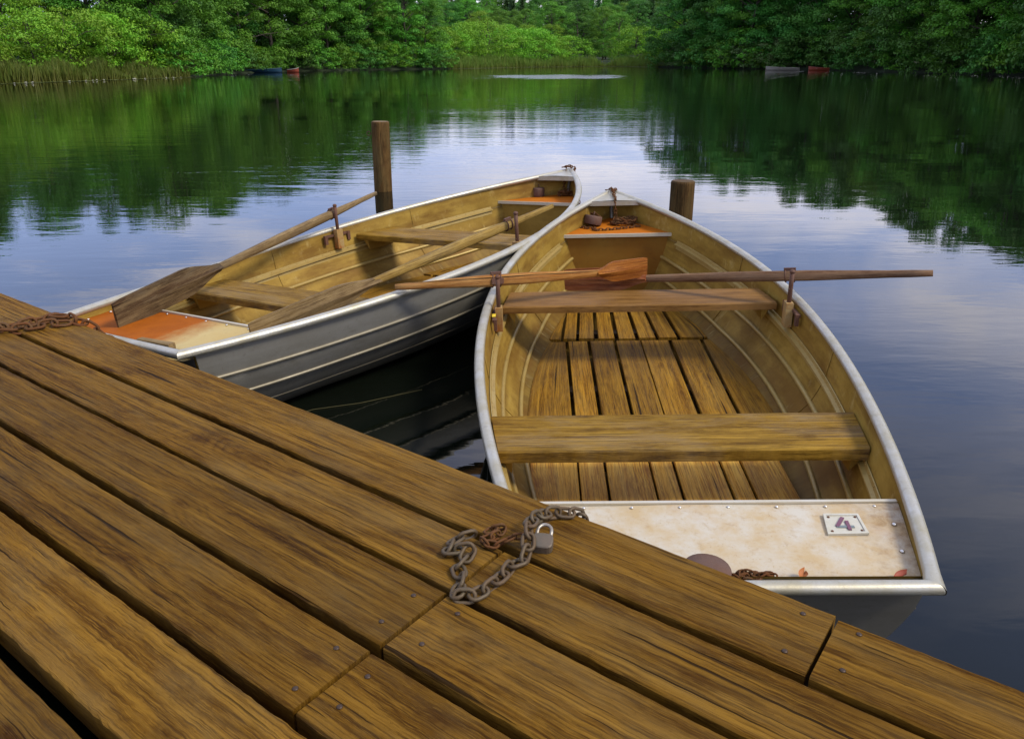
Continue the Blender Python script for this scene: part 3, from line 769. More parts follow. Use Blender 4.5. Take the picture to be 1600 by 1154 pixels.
# ------------------------------------------------------------------ oars (each lies across its boat)
def oar(BM, handle, tip, mats, label, blade_len, bh, bend=0., tiltdeg=0, sw=.021, hw=.014, tw=.014, clampf=.36):
    A = BM @ Vector(handle); B = BM @ Vector(tip); k = BM.to_scale().x
    X = (B - A).normalized(); up = Vector((0, 0, 1)); up = (up - X * up.dot(X)).normalized()
    up = Matrix.Rotation(radians(tiltdeg), 3, X) @ up; Y = up.cross(X).normalized()
    Mx = Matrix(((X.x, Y.x, up.x, A.x), (X.y, Y.y, up.y, A.y), (X.z, Y.z, up.z, A.z), (0, 0, 0, 1)))
    Lo = (B - A).length
    root = empty('oar', Mx, label=label, cat='oar', group='wooden oars laid across the boats')
    s = MB(); n = 16; rows = []; gr = []
    ls = Lo - blade_len * .8
    rs = random.Random(len(label)); o = rs.uniform(0, 20)
    vs = []; K = 10
    for i in range(n + 1):
        t = i / n; x = t * ls
        if t < .02: r = hw * .85
        elif t < .12: r = hw
        else: r = hw + (sw - hw) * min(1, (t - .12) / .25)
        if t > .6: r = sw + (tw - sw) * (t - .6) / .4
        for j in range(K):
            a = 2 * pi * (j + .5) / K; ca, sa = cos(a), sin(a)
            e = .62
            cy = math.copysign(abs(ca) ** e, ca) * r * .8; cz = math.copysign(abs(sa) ** e, sa) * r
            vs.append((x, cy, cz)); gr.append((x + o, cz + cy * .3, cy * 3 + o))
    fs = [(i * K + j, i * K + (j + 1) % K, (i + 1) * K + (j + 1) % K, (i + 1) * K + j) for i in range(n) for j in range(K)]
    fs.append(tuple(range(K - 1, -1, -1))); fs.append(tuple(n * K + j for j in range(K)))
    s.add(vs, fs, gr, 0, True); s.obj('shaft', mats[0], root)
    # blade: thin board with shoulders, a mid rib and a slightly rounded end
    b = MB(); vs = []; gr = []; m_ = 16; x0 = Lo - blade_len
    for i in range(m_ + 1):
        t = i / m_; x = x0 + t * blade_len
        f = min(1., .28 + .72 * (sin(min(1, t / .38) * pi / 2)) ** 1.7)
        hh = bh / 2 * f * (1 - .06 * t)
        if t > .93: hh *= 1 - (t - .93) / .07 * .10
        ctr = bend * (t ** 1.3)
        th = .011 * (1 - t) + .0055
        for (zz_, yy_) in ((-1, -.5), (-.5, -.8), (0, -1 - .7 * (1 - t)), (.5, -.8), (1, -.5), (1, .5), (.5, .8), (0, 1 + .7 * (1 - t)), (-.5, .8), (-1, .5)):
            vs.append((x, yy_ * th, ctr + zz_ * hh)); gr.append((x + o + 3, zz_ * hh, yy_ * th + o * 2))
    K = 10
    fs = [(i * K + j, i * K + (j + 1) % K, (i + 1) * K + (j + 1) % K, (i + 1) * K + j) for i in range(m_) for j in range(K)]
    fs.append(tuple(range(K - 1, -1, -1))); fs.append(tuple(m_ * K + j for j in range(K)))
    b.add(vs, fs, gr, 0, False); b.obj('blade', mats[1], root)
    c = MB(); xc = clampf * Lo
    for dx in (-.016, .016):
        c.tube([(xc + dx, sw * 1.0 * cos(a) * .86, sw * 1.12 * sin(a)) for a in [2 * pi * i / 12 for i in range(12)]], .003, 6, closed=True, up=(1, 0, 0))
    c.box((xc, 0, sw + .006), (.044, .012, .010)); c.box((xc, -sw * .8 - .003, 0), (.05, .006, .022))
    c.obj('clamp', M_RUST, root)
    return root
oar(BM1, (-.952, 1.515, .165), (.058, 1.895, .095), [M_OARR, M_OARRD], 'oar with raised reddish blade in the right boat, handle over the water between the boats', .235, .088, .014, -6, sw=.024, clampf=.375)
oar(BM1, (1.03, 1.446, .205), (-.287, 2.03, .012), [M_OARB, M_OARRB], 'dark brown oar of the right boat, its handle reaching right over the water', .38, .105, 0, 6, clampf=.34)
oar(BM2, (-.73, 2.03, .18), (-.180, .135, .022), [M_OARG, M_OARD], 'grey weathered oar with dark worn blade on the far side of the left boat', .62, .125, -.005, 4, sw=.024, clampf=.25)
oar(BM2, (.532, 1.90, .165), (.380, .270, -.012), [M_OARY, M_OARG], 'yellow brown oar along the near side of the left boat', .60, .092, 0, 0, sw=.023, clampf=.2)

# ------------------------------------------------------------------ weights, chains, padlock, leaves
def weight(M, loc, r, h, label, tilt=(0, 0), ring=True):
    L = M @ Vector(loc)
    root = empty('anchor_weight', Matrix.Translation(L) @ (Matrix.Rotation(tilt[0], 4, 'X') @ Matrix.Rotation(tilt[1], 4, 'Y')), label=label, cat='weight', group='round iron anchor weights in the boats')
    b = MB(); b.lathe([(r * .94, 0), (r, .004), (r * 1.0, h - .005), (r * .95, h), (r * .2, h + .0015), (.001, h + .0015)], 28)
    b.obj('weight_body', M_WEIGHT, root)
    if ring:
        e = MB(); e.tube([(0, .012 * cos(a), h + .010 + .012 * sin(a)) for a in [2 * pi * i / 14 for i in range(14)]], .003, 6, closed=True, up=(1, 0, 0)); e.obj('ring', M_RUST, root)
    return root
weight(BM1, (-.118, 2.760, ZB + .010), .047, .045, 'tilted round iron weight wrapped in chain on the bow seat of the right boat', (radians(-8), radians(10)))
weight(BM2, (-.125, 2.800, ZB + .002), .036, .056, 'upright round iron weight on the bow seat of the left boat')
weight(BM1, (-.047, .062, ZD + .004), .052, .026, 'flat round iron weight on the white stern panel beside the jetty edge', ring=False)

def scribble(c, rx, ry, n, seed, z0, z1, turns):
    rs = random.Random(seed); out = []
    for i in range(n):
        t = i / n; a = turns * 2 * pi * t + rs.uniform(-.3, .3); f = rs.uniform(.35, 1.)
        out.append((c[0] + rx * f * cos(a), c[1] + ry * f * sin(a), z0 + (z1 - z0) * rs.random()))
    return out
def chain_obj(name, paths, mat, label, M=None, **k):
    mb = MB()
    for i, p in enumerate(paths):
        if M is not None: p = [M @ Vector(q) for q in p]
        mb.chain(p, seed=5 + i, **k)
    o = mb.obj(name, mat); tag(o, label, 'chain', 'rusty mooring chains'); return o
# bow of the right boat
zb = ZB + .006
chain_obj('chain', [[(0, 2.985, .222), (.0, 2.93, .228), (.004, 2.86, .215), (.006, 2.80, .205), (.006, 2.795, .15), (.01, 2.80, .10), (.02, 2.79, zb)],
    [(-.03, 2.97, .215), (.028, 2.95, .222), (-.01, 2.92, .222)],
    scribble((.055, 2.765), .085, .05, 26, 4, zb, zb + .035, 4.3),
    [(-.19, 2.76, zb), (-.17, 2.81, zb + .03), (-.11, 2.82, zb + .05), (-.06, 2.80, zb + .03)],
    [(-.19, 2.77, zb), (-.185, 2.73, zb), (-.15, 2.70, zb), (-.10, 2.69, zb), (-.12, 2.655, zb), (-.05, 2.66, zb), (.03, 2.68, zb), (.08, 2.70, zb), (.13, 2.72, zb)]],
    M_CHAINR, 'rusty chain hanging over the bow of the right boat and heaped round its weight', BM1, ll=.026, lw=.0155, wr=.0027)
# bow of the left boat
chain_obj('chain', [scribble((.03, 2.845), .06, .045, 20, 8, zb, zb + .03, 3.6), [(.03, 2.845, zb + .01), (.01, 2.875, .13), (.0, 2.93, .228)], [(-.03, 2.93, .23), (.0, 2.96, .235), (.03, 2.985, .225), (.05, 2.93, .20), (.085, 2.90, .175), (.12, 2.85, .14), (.155, 2.80, .10), (.19, 2.74, .06), (.20, 2.73, -.02)],
    scribble((-.0, 2.95), .02, .02, 6, 2, .225, .24, 1)], M_CHAINR, 'rusty chain heaped at the bow of the left boat and trailing down outside it', BM2, ll=.024, lw=.014, wr=.0025)
# stern corner of the right boat
chain_obj('chain', [scribble((.055, .052), .055, .022, 16, 12, ZD + .004, ZD + .022, 3.)], M_CHAINR, 'small rusty heap of chain on the white stern panel', BM1, ll=.022, lw=.013, wr=.0022)
# chain lying on the jetty by the padlock (u, v) -> jetty frame
def jp(u, v, z=.008): return JM @ Vector((u, -v, z))
main = [(2.556, -.10, -.16), (2.556, -.045, -.10), (2.556, -.018, -.03), (2.556, -.004, .006), (2.545, .012), (2.530, .020), (2.516, .040, .014), (2.515, .066, .022), (2.517, .098, .030), (2.527, .130, .034), (2.550, .160, .026), (2.561, .183), (2.556, .205), (2.548, .215), (2.556, .240), (2.556, .274),
        (2.553, .305), (2.544, .323), (2.528, .331), (2.517, .318), (2.512, .300), (2.497, .284), (2.476, .269), (2.474, .243), (2.472, .223, .016), (2.452, .228, .012), (2.446, .252), (2.430, .245, .012), (2.424, .215), (2.425, .203), (2.438, .178), (2.450, .169, .012)]
tang = [(2.512, .312, .016), (2.524, .335, .008), (2.548, .334, .014), (2.53, .32, .02)]
chain_obj('chain', [[jp(*p) for p in main]], M_CHAIN, 'brown steel chain looped over the jetty boards and running to the right boat', ll=.036, lw=.021, wr=.0036)
thin = [(2.455, .160), (2.457, .138), (2.470, .130, .012), (2.476, .150), (2.474, .172, .012), (2.462, .186), (2.484, .190, .012), (2.498, .178), (2.500, .160, .012), (2.510, .150, .016), (2.528, .140, .02)]
chain_obj('chain', [[jp(*p) for p in thin]], M_CHAINR, 'thin rusty chain tangled on the jetty to the left of the padlock', ll=.026, lw=.015, wr=.0025)
leftp = [[(.685, -.10, -.12), (.675, -.05, -.06), (.655, -.012, -.004), (.62, .004), (.58, .010), (.545, .006, .012), (.515, .02), (.52, .055), (.50, .085, .014), (.515, .115), (.495, .150), (.49, .185), (.46, .21), (.44, .26), (.40, .30)],
         [(.60, .030), (.585, .060, .012), (.56, .085), (.57, .115, .012), (.545, .135), (.535, .165), (.50, .19, .012), (.49, .23), (.45, .27)],
         [(.555, .018, .02), (.52, .05, .024), (.535, .085, .02)]]
chain_obj('chain', [[jp(*p) for p in q] for q in leftp], M_CHAINR, 'rusty chain across the far left boards of the jetty to the left boat', ll=.056, lw=.032, wr=.0050)

# padlock
LM = JM @ Matrix.Translation((2.552, -.116, .017)) @ Matrix.Rotation(radians(26), 4, 'Z') @ Matrix.Rotation(radians(16), 4, 'X') @ Matrix.Scale(.80, 4)
pk = empty('padlock', LM, label='steel padlock with bright shackle lying on the jetty chain', cat='padlock')
b = MB(); n = 20; vs = []
for z in (-.0125, -.010, .010, .0125):
    sc = .90 if abs(z) > .011 else 1.
    for i in range(n):
        a = 2 * pi * i / n; e = .55
        vs.append((.024 * sc * math.copysign(abs(cos(a)) ** e, cos(a)), -.022 + .021 * sc * math.copysign(abs(sin(a)) ** e, sin(a)), z))
fs = [(i * n + j, i * n + (j + 1) % n, (i + 1) * n + (j + 1) % n, (i + 1) * n + j) for i in range(3) for j in range(n)]
fs.append(tuple(range(n - 1, -1, -1))); fs.append(tuple(3 * n + j for j in range(n)))
b.add(vs, fs, None, 0, False); b.obj('lock_body', M_LOCK, pk)
b = MB(); pts = [(-.016, -.004, 0), (-.016, .014, 0)] + [(-.016 * cos(a), .014 + .018 * sin(a), 0) for a in [pi * i / 10 for i in range(1, 10)]] + [(.016, .014, 0), (.016, -.004, 0)]
b.tube(pts, .0042, 10, up=(0, 0, 1)); b.obj('shackle', M_SHACK, pk)

# curled dead leaves on the stern panel, a pad block in the left stern
def leaf(x, y, ang, L, wdt, mat, label):
    mb = MB(); rows = []
    for i in range(7):
        t = i / 6; hw = wdt * sin(pi * min(.97, max(.03, t))) ** .8
        rows.append([(t * L, -hw, .010 * t * (1 - t) + .006 + .008 * abs(1)), (t * L, 0, .004 + .004 * t), (t * L, hw, .012 + .010 * t)])
    mb.grid(rows); Mx = BM1 @ Matrix.Translation((x, y, ZD + .001)) @ Matrix.Rotation(ang, 4, 'Z')
    tag(mb.obj('dead_leaf', mat, None, Mx), label, 'leaf', 'dead leaves on the stern panel')
leaf(.150, .045, radians(60), .030, .010, M_LEAF, 'curled orange dead leaf at the middle of the stern panel edge')
leaf(.345, .050, radians(20), .034, .008, M_LEAF2, 'dark red dead leaf near the right corner of the stern panel')
mb = MB(); mb.board(-.085, .075, -.012, .012, 0, .028, 'x', seed=77, bev=.003, n=3)
tag(mb.obj('wood_block', M_OARG, None, BM2 @ Matrix.Translation((.205, .050, ZD + .002)) @ Matrix.Rotation(radians(4), 4, 'Z')), 'grey brown wooden block standing inside the stern of the left boat', 'block')

# ------------------------------------------------------------------ mooring posts
def post(x, y, r, top, lean, label, eye):
    root = empty('mooring_post', Matrix.Translation((x, y, 0)) @ Matrix.Rotation(radians(lean), 4, 'Y'), label=label, cat='post', group='round wooden mooring posts in the water')
    b = MB(); n = 28; rs = random.Random(int(x * 100)); rows = []
    zs = [-1.2, -.2, 0, top * .3, top * .6, top * .85, top - .018, top - .004, top]
    vs = []; gr = []
    prof_ = [rs.uniform(.96, 1.03) for _ in range(n)]
    for z in zs:
        f = .90 if z == top else .975 if z > top - .01 else 1.
        for k in range(n):
            a = 2 * pi * k / n; rr = r * f * prof_[k] * (1 + .03 * (top - z))
            vs.append((rr * cos(a), rr * sin(a), z)); gr.append((z + x * 3, r * a, rr * .1))
    fs = [(i * n + k, i * n + (k + 1) % n, (i + 1) * n + (k + 1) % n, (i + 1) * n + k) for i in range(len(zs) - 1) for k in range(n)]
    b.add(vs, fs, gr, 0, True)
    b.obj('pole', M_POST, root)
    b = MB(); b.add([(.90 * r * prof_[k] * cos(2 * pi * k / n), .90 * r * prof_[k] * sin(2 * pi * k / n), top + .0005) for k in range(n)], [tuple(range(n))],
                    [(.9 * r * cos(2 * pi * k / n) * .2, .9 * r * sin(2 * pi * k / n), 0) for k in range(n)]); b.obj('end_grain', M_OARG if eye else M_POST, root)
    if eye:
        b = MB(); zc = top - .115; b.tube([(-r + .01, -.01, zc), (-r - .014, -.01, zc)], .005, 8)
        b.tube([(-r - .030 + .018 * cos(a), -.01, zc + .020 * sin(a)) for a in [2 * pi * i / 16 for i in range(16)]], .0045, 8, closed=True, up=(0, 1, 0))
        b.obj('eye_bolt', M_RUST, root)
    else:
        b = MB(); b.tube([(-r + .01, -.02, top - .24), (-r - .02, -.02, top - .25), (-r - .026, -.02, top - .29), (-r - .004, -.02, top - .32)], .004, 8); b.obj('staple', M_RUST, root)
post(-1.284, 7.84, .085, .668, .5, 'tall brown mooring post with an eye bolt, standing beyond the left boat', True)
post(1.352, 6.23, .092, .335, 0, 'short dark mooring post behind the bow of the right boat', False)

# a drifting straw between the boats
mb = MB(); mb.tube([(-.95, 2.52, .002), (-.75, 2.68, .003), (-.58, 2.74, .003), (-.36, 2.87, .002)], .0013, 5)
tag(mb.obj('floating_straw', plain('straw', (.07, .06, .014), .8)), 'thin pale straw floating in the dark water between the boats', 'straw')

# ------------------------------------------------------------------ trees
def leafquad(mb_v, mb_f, mb_g, c, nrm, s, rnd, g0, g1):
    a = Vector((rnd.uniform(-1, 1), rnd.uniform(-1, 1), rnd.uniform(-.6, .6)))
    t = nrm.cross(a)
    if t.length < 1e-3: t = Vector((1, 0, 0))
    t.normalize(); u = nrm.cross(t).normalized()
    b = len(mb_v); l = s * rnd.uniform(.7, 1.3); w_ = l * .55
    mb_v += [tuple(c - t * l * .5), tuple(c - u * w_ * .5 + t * .05 * l), tuple(c + t * l * .5 - nrm * l * .12), tuple(c + u * w_ * .5 + t * .05 * l)]
    mb_f.append((b, b + 1, b + 2, b + 3)); mb_g += [(g0, g1, 0)] * 4
def crown(clumps, leaf_s, per, rnd, flat=.45):
    m = MB(); v, f, g = m.v, m.f, m.g
    for (c, r) in clumps:
        c = Vector(c); g0 = rnd.random()
        for _ in range(int(per * (r / 1.2) ** 1.6) + 8):
            d = Vector((rnd.gauss(0, 1), rnd.gauss(0, 1), rnd.gauss(.35, .8))).normalized()
            q = r * (rnd.random() ** .4)
            p = c + Vector((d.x * q, d.y * q, d.z * q * flat - abs(q) * .15 * (d.x * d.x + d.y * d.y)))
            nr = (d + Vector((rnd.uniform(-.6, .6), rnd.uniform(-.6, .6), rnd.uniform(.0, .9)))).normalized()
            leafquad(v, f, g, p, nr, leaf_s, rnd, g0, rnd.random())
    m.m = [0] * len(f); m.sm = [False] * len(f)
    return m
def make_tree(name, kind, H, R, seed, fol, base=.06, ncl=120, leaf_s=.30, per=75, cs=(.8, 1.6)):
    rnd = random.Random(seed)
    root = empty(name)
    clumps = []
    lobes = [(rnd.uniform(0, 2 * pi), rnd.uniform(.15, .95), rnd.uniform(.15, .35)) for _ in range(7)]
    for _ in range(ncl):
        h = base + (1 - base) * rnd.random() ** .9
        prof_r = sqrt(max(0.02, 1 - ((h - .42) / .60) ** 2)) if kind != 'bush' else sqrt(max(.05, 1 - ((h - .25) / .78) ** 2))
        a = rnd.uniform(0, 2 * pi); k = 1.
        for la, lh, lr in lobes:
            da = abs((a - la + pi) % (2 * pi) - pi)
            if da < .7 and abs(h - lh) < .25: k += lr
        rr = R * prof_r * k * (.35 + .65 * sqrt(rnd.random()))
        clumps.append(((rr * cos(a), rr * sin(a), h * H), rnd.uniform(*cs)))
    crown(clumps, leaf_s, per, rnd).obj('crown', fol, root)
    t = MB(); t.tube([(0, 0, -.5), (rnd.uniform(-.1, .1), rnd.uniform(-.1, .1), H * .3), (rnd.uniform(-.3, .3), rnd.uniform(-.3, .3), H * .6), (0, 0, H * .9)], [H * .018, H * .014, H * .009, H * .002], 8)
    for (c, r) in rnd.sample(clumps, min(16, len(clumps))):
        z = max(H * .05, c[2] * .75); t.tube([(0, 0, z), (c[0] * .5, c[1] * .5, (z + c[2]) / 2 + .2), c], [H * .006, H * .004, H * .0015], 6)
    t.obj('trunk', M_TRUNK, root)
    return root
def make_conifer(name, H, R, seed, fol):
    rnd = random.Random(seed); root = empty(name); m = MB(); v, f, g = m.v, m.f, m.g
    layers = 22
    for i in range(layers):
        t = i / layers; z = H * (.08 + .92 * t); r = R * (1 - t) ** .85 + .15
        nb = 11 if t < .7 else 7
        for k in range(nb):
            a = 2 * pi * k / nb + rnd.uniform(-.3, .3); g0 = rnd.random(); rr = r * rnd.uniform(.75, 1.1)
            nl = int(10 + rr * 9)
            for j in range(nl):
                q = rr * (j + rnd.random()) / nl
                p = Vector((q * cos(a) + rnd.gauss(0, .16), q * sin(a) + rnd.gauss(0, .16), z - q * .35 + rnd.gauss(0, .10)))
                leafquad(v, f, g, p, Vector((cos(a) * .4 + rnd.uniform(-.5, .5), sin(a) * .4 + rnd.uniform(-.5, .5), 1)).normalized(), .42, rnd, g0, rnd.random())
    m.m = [0] * len(f); m.sm = [False] * len(f); m.obj('crown', fol, root)
    t = MB(); t.tube([(0, 0, -.5), (0, 0, H * .5), (0, 0, H)], [H * .014, H * .009, .02], 7); t.obj('trunk', M_TRUNK, root)
    return root
PROTO = {
 'mid': [make_tree('broadleaf_tree', 't', 14, 4.3, 11 + i, F_MID, ncl=110, leaf_s=.25, per=165, cs=(.7, 1.5)) for i in range(3)],
 'bright': [make_tree('broadleaf_tree', 't', 9, 3.2, 31 + i, F_BRIGHT, base=.03, ncl=110, leaf_s=.19, per=150, cs=(.55, 1.2)) for i in range(2)],
 'dark': [make_tree('broadleaf_tree', 't', 16, 4.6, 51 + i, F_DARK, base=.04, ncl=120, leaf_s=.28, per=145, cs=(.8, 1.7)) for i in range(3)],
 'bush': [make_tree('bush', 'bush', 3.4, 2.2, 71 + i, F_BRIGHT, base=.03, ncl=70, leaf_s=.15, per=170, cs=(.4, .85)) for i in range(3)],
 'dbush': [make_tree('bush', 'bush', 3.2, 2.3, 85 + i, F_DARK, base=.02, ncl=60, leaf_s=.24, per=85, cs=(.4, .85)) for i in range(2)],
 'mbush': [make_tree('bush', 'bush', 3.4, 2.3, 88, F_MID, base=.02, ncl=60, leaf_s=.24, per=85, cs=(.4, .85))],
 'gbush': [make_tree('bush', 'bush', 3.2, 2.4, 81, F_GREY, base=.03, ncl=60, leaf_s=.22, per=85, cs=(.4, .85))],
 'conifer': [make_conifer('conifer_tree', 11, 2.3, 91 + i, F_CONIF) for i in range(2)],
}
USED = set()
rt = random.Random(21)
HT = {'mid': 15.2, 'bright': 9.8, 'dark': 17.4, 'conifer': 11., 'bush': 3.9, 'gbush': 3.7, 'dbush': 3.7, 'mbush': 3.9}
SKYLINE = [(-40, 11.6), (-30, 11.6), (-22, 11.4), (-13, 9.4), (-8.5, 7.8), (-5, 6.2), (-3, 5.8), (6.5, 5.8), (8, 6.6), (10, 9.2), (13.3, 11.0), (18, 11.8), (24, 13.2), (30, 14.2), (40, 15.)]
def skyline(x, y):
    # height of the woods' skyline in that direction, degrees above the lake
    a = math.degrees(atan2(x, y))
    for (a0, e0), (a1, e1) in zip(SKYLINE, SKYLINE[1:]):
        if a0 <= a <= a1: return e0 + (e1 - e0) * (a - a0) / (a1 - a0)
    return 14.
def plant(kind, x, y, sc, label, group, zs=1., sink=.0):
    if y > 0:
        lim = math.hypot(x, y) * math.tan(radians(skyline(x, y))) * rt.uniform(.84, 1.02) - 1.25 - max(0., ground(x, y))
        sc = min(sc, max(.25, lim / HT[kind]))
    p = rt.choice(PROTO[kind])
    if p.name in USED:
        o = p.copy(); COL.objects.link(o)
        for ch in p.children:
            c = ch.copy(); COL.objects.link(c); c.parent = o
    else: o = p; USED.add(p.name)
    o.location = (x, y, max(ground(x, y), 0.) - .1 - sink); o.rotation_euler = (0, 0, rt.uniform(0, 6.28)); o.scale = (sc, sc, sc * zs)
    tag(o, label, 'bush' if 'bush' in kind else 'tree', group)
def along(pts, spacing, off, kinds, scr, label, group, jit=1., zs=(1, 1)):
    d = 0.; nxt = spacing * .5
    for i in range(len(pts) - 1):
        a, b = Vector(pts[i]), Vector(pts[i + 1]); l = (b - a).length; t = (b - a) / l; n = Vector((-t.y, t.x))
        while nxt < d + l:
            p = a + t * (nxt - d) + n * (off + rt.uniform(-jit, jit))
            if not inside(p.x, p.y): plant(rt.choice(kinds), p.x, p.y, rt.uniform(*scr), label, group, rt.uniform(*zs))
            nxt += spacing * rt.uniform(.8, 1.2)
        d += l
# left bank in front: reed belt, bright bushes, then trees
SL = [(-60, 12), (-36, 27), (-26, 41.6), (-24.4, 47.5), (-21.9, 55.2)]
along(SL, 2.6, 4.0, ['bush'], (.75, 1.15), 'low bright green bush behind the reeds of the left bank', 'bushes behind the reeds on the left bank', .8)
along(SL, 3.2, 7.0, ['bright'], (.46, .62), 'bright yellow green tree above the bushes of the left bank', 'bright trees on the left bank', 1.)
along(SL, 4.4, 11.5, ['mid', 'bright', 'mid'], (.40, .54), 'leafy green tree further back on the left bank', 'green trees on the left bank', 1.5)
along(SL, 5.0, 17, ['mid', 'dark'], (.42, .60), 'leafy tree in the back row of the left bank', 'green trees in the back row of the left bank', 2.)
S2 = [(-21.9, 55.2), (-23.0, 66), (-22, 78), (-15, 88), (-7.4, 95.4)]
along(S2, 4.2, 2.4, ['mid', 'mid', 'dark'], (.72, .88), 'green tree overhanging the shaded water left of the reedy bay', 'overhanging trees left of the reedy bay', .8)
along([(-24.4, 47.5), (-21.9, 55.2), (-22.4, 59)], 2.6, 2.2, ['bush'], (.8, 1.1), 'bright bush at the right end of the left reed belt', 'bright bushes ending the left reed belt', .5)
along(S2, 2.6, .5, ['mbush', 'dbush'], (.5, .75), 'dark bush touching the water below the overhanging trees', 'dark bushes below the overhanging trees', .3)
along(S2, 3.6, 1.4, ['mbush', 'dbush', 'bush'], (.5, .8), 'small bush at the waterline under the overhanging trees', 'bushes under the overhanging trees', .4)
along(S2, 4.4, 5.2, ['mid', 'dark'], (.74, .9), 'green tree in the second row over the shaded water', 'second row trees left of the reedy bay', .8)
along(S2, 5.2, 9.5, ['mid', 'dark'], (.8, .95), 'tall green tree standing behind the overhanging trees', 'tall trees behind the overhanging trees', 1.5)
along(S2, 6.5, 16, ['mid', 'dark'], (.82, .96), 'tall tree in the back row left of the reedy bay', 'tall trees in the back row left of the reedy bay', 2.)
# the far bay: bushes behind reeds, mixed trees, conifers on the rise
S3 = [(-7.4, 95.4), (2, 112), (14.2, 122.7), (20, 112)]
along(S3, 3.0, 5.5, ['bush'], (1.1, 1.6), 'bright green bush behind the reeds of the far bay', 'bushes behind the reeds of the far bay', 1.)
along(S3, 5.0, 10., ['bright', 'bush'], (.55, .8), 'rounded bright tree behind the reeds of the far bay', 'rounded trees of the far bay', 1.5)
along([(12, 123.5), (14.2, 122.7), (20, 112), (23.5, 101)], 4.2, 7., ['mid', 'bright', 'mid'], (.50, .66), 'mid green tall tree where the far bay meets the right bank', 'mid green trees at the corner of the far bay', 1.)
along([(8, 125), (14.2, 122.7), (20, 112), (23.5, 101)], 4.6, 13., ['mid', 'dark'], (.56, .72), 'tall tree in the second row at the corner of the far bay', 'second row trees at the corner of the far bay', 1.5)
for i in range(46):
    x = -34 + 82 * (i + rt.random()) / 46; y = rt.uniform(140, 166)
    plant(rt.choice(['mid', 'mid', 'dark']), x, y, rt.uniform(.52, .70), 'green tree on the rise behind the far bay', 'mixed trees behind the far bay')
for i in range(56):
    y = rt.uniform(176, 215); x = (-.22 + .48 * (i + rt.random()) / 56) * y
    plant(rt.choice(['mid', 'dark']), x, y, rt.uniform(.70, .88), 'dull green tree among the conifers of the far hill', 'leafy trees among the far conifers')
for i in range(130):
    y = rt.uniform(168, 240); x = rt.uniform(-.24, .28) * y
    plant('conifer', x, y, rt.uniform(1.0, 1.3) * (y / 205), 'conifer tinted bluish for haze on the far hill above the bay', 'conifers on the far hill')
# right bank
S4 = [(20, 112), (23.5, 101), (28, 93), (33.2, 85.8), (35.0, 72), (35.6, 57), (38, 40), (52, 15)]
along(S4, 4.0, 2.6, ['dark', 'dark', 'mid'], (.78, .9), 'dark green tree leaning over the water on the right bank', 'dark trees at the water on the right bank', .8)
along(S4, 2.8, .9, ['dbush', 'mbush', 'dbush'], (.8, 1.25), 'dark bush hanging over the water at the foot of the right bank trees', 'dark bushes along the right bank', .4)
along(S4, 4.8, 8.0, ['dark'], (.86, .98), 'tall dark green tree in the second row of the right bank', 'tall dark trees on the right bank', 1.5)
along(S4, 6.0, 15, ['dark', 'mid'], (.9, 1.0), 'tall dark tree in the back row of the right bank', 'tall dark trees in the back row of the right bank', 2.)
along(S4[:3], 3.2, 1.2, ['bush', 'gbush'], (.7, 1.0), 'bush at the foot of the dark trees where the right bank meets the bay', 'bushes at the start of the right bank', .4)
plant('gbush', 29.2, 93.3, 1.0, 'grey green rounded bush at the water on the right bank', 'grey green bushes'); plant('gbush', 26.9, 96.0, .9, 'grey green low bush left of the rounded one on the right bank', 'grey green bushes')
along(S4, 5.0, 22, ['dark', 'mid'], (.85, 1.0), 'dark tree in the fourth row of the right bank', 'dark trees in the fourth row of the right bank', 2.)
along(S2, 5.0, 22, ['dark', 'mid'], (.75, .9), 'tree in the fourth row left of the reedy bay', 'fourth row trees left of the reedy bay', 2.)
along([(-100, -40), (-60, 12)], 6, 6, ['mid', 'dark'], (.9, 1.1), 'leafy tree on the near left shore', 'trees on the near left shore', 2.)

# reeds as stuff
def reeds(name, pts, off0, off1, n, hgt, seed, into=0.):
    rnd = random.Random(seed); m = MB(); v, f, g = m.v, m.f, m.g
    seg = [(Vector(pts[i]), Vector(pts[i + 1])) for i in range(len(pts) - 1)]; ls = [(b - a).length for a, b in seg]
    for _ in range(n):
        a, b = rnd.choices(seg, ls)[0]; t = (b - a).normalized(); nn = Vector((-t.y, t.x))
        p = a.lerp(b, rnd.random()) + nn * rnd.uniform(off0, off1)
        h_ = hgt * rnd.uniform(.5, 1.1) * (1. + 1.1 * mnoise.noise(Vector((p.x * .55, p.y * .55, 3.)))); k = rnd.uniform(0, pi); wd = rnd.uniform(.012, .03)
        z = max(0., ground(p.x, p.y)) - .02
        lx, ly = rnd.gauss(0, .14) * h_, rnd.gauss(0, .14) * h_
        dx, dy = cos(k) * wd, sin(k) * wd; b0 = len(v)
        v += [(p.x - dx, p.y - dy, z), (p.x + dx, p.y + dy, z), (p.x + lx * .45 + dx, p.y + ly * .45 + dy, z + h_ * .6), (p.x + lx * .45 - dx, p.y + ly * .45 - dy, z + h_ * .6), (p.x + lx, p.y + ly, z + h_)]
        f.append((b0, b0 + 1, b0 + 2, b0 + 3)); f.append((b0 + 3, b0 + 2, b0 + 4)); g0 = rnd.random(); g += [(g0, .9, 0)] * 2 + [(g0, .4, 0)] * 2 + [(g0, .1, 0)]
    m.m = [0] * len(f); m.sm = [False] * len(f)
    return m.obj(name, F_REED)
tag(reeds('reeds', SL[1:], -.5, 3.0, 32000, .72, 5), 'belt of green and brown reeds along the left bank', 'reeds', kind='stuff')
tag(reeds('reeds', S3, -.6, 5.5, 22000, 1.0, 6), 'belt of reeds along the far bay in the middle', 'reeds', kind='stuff')
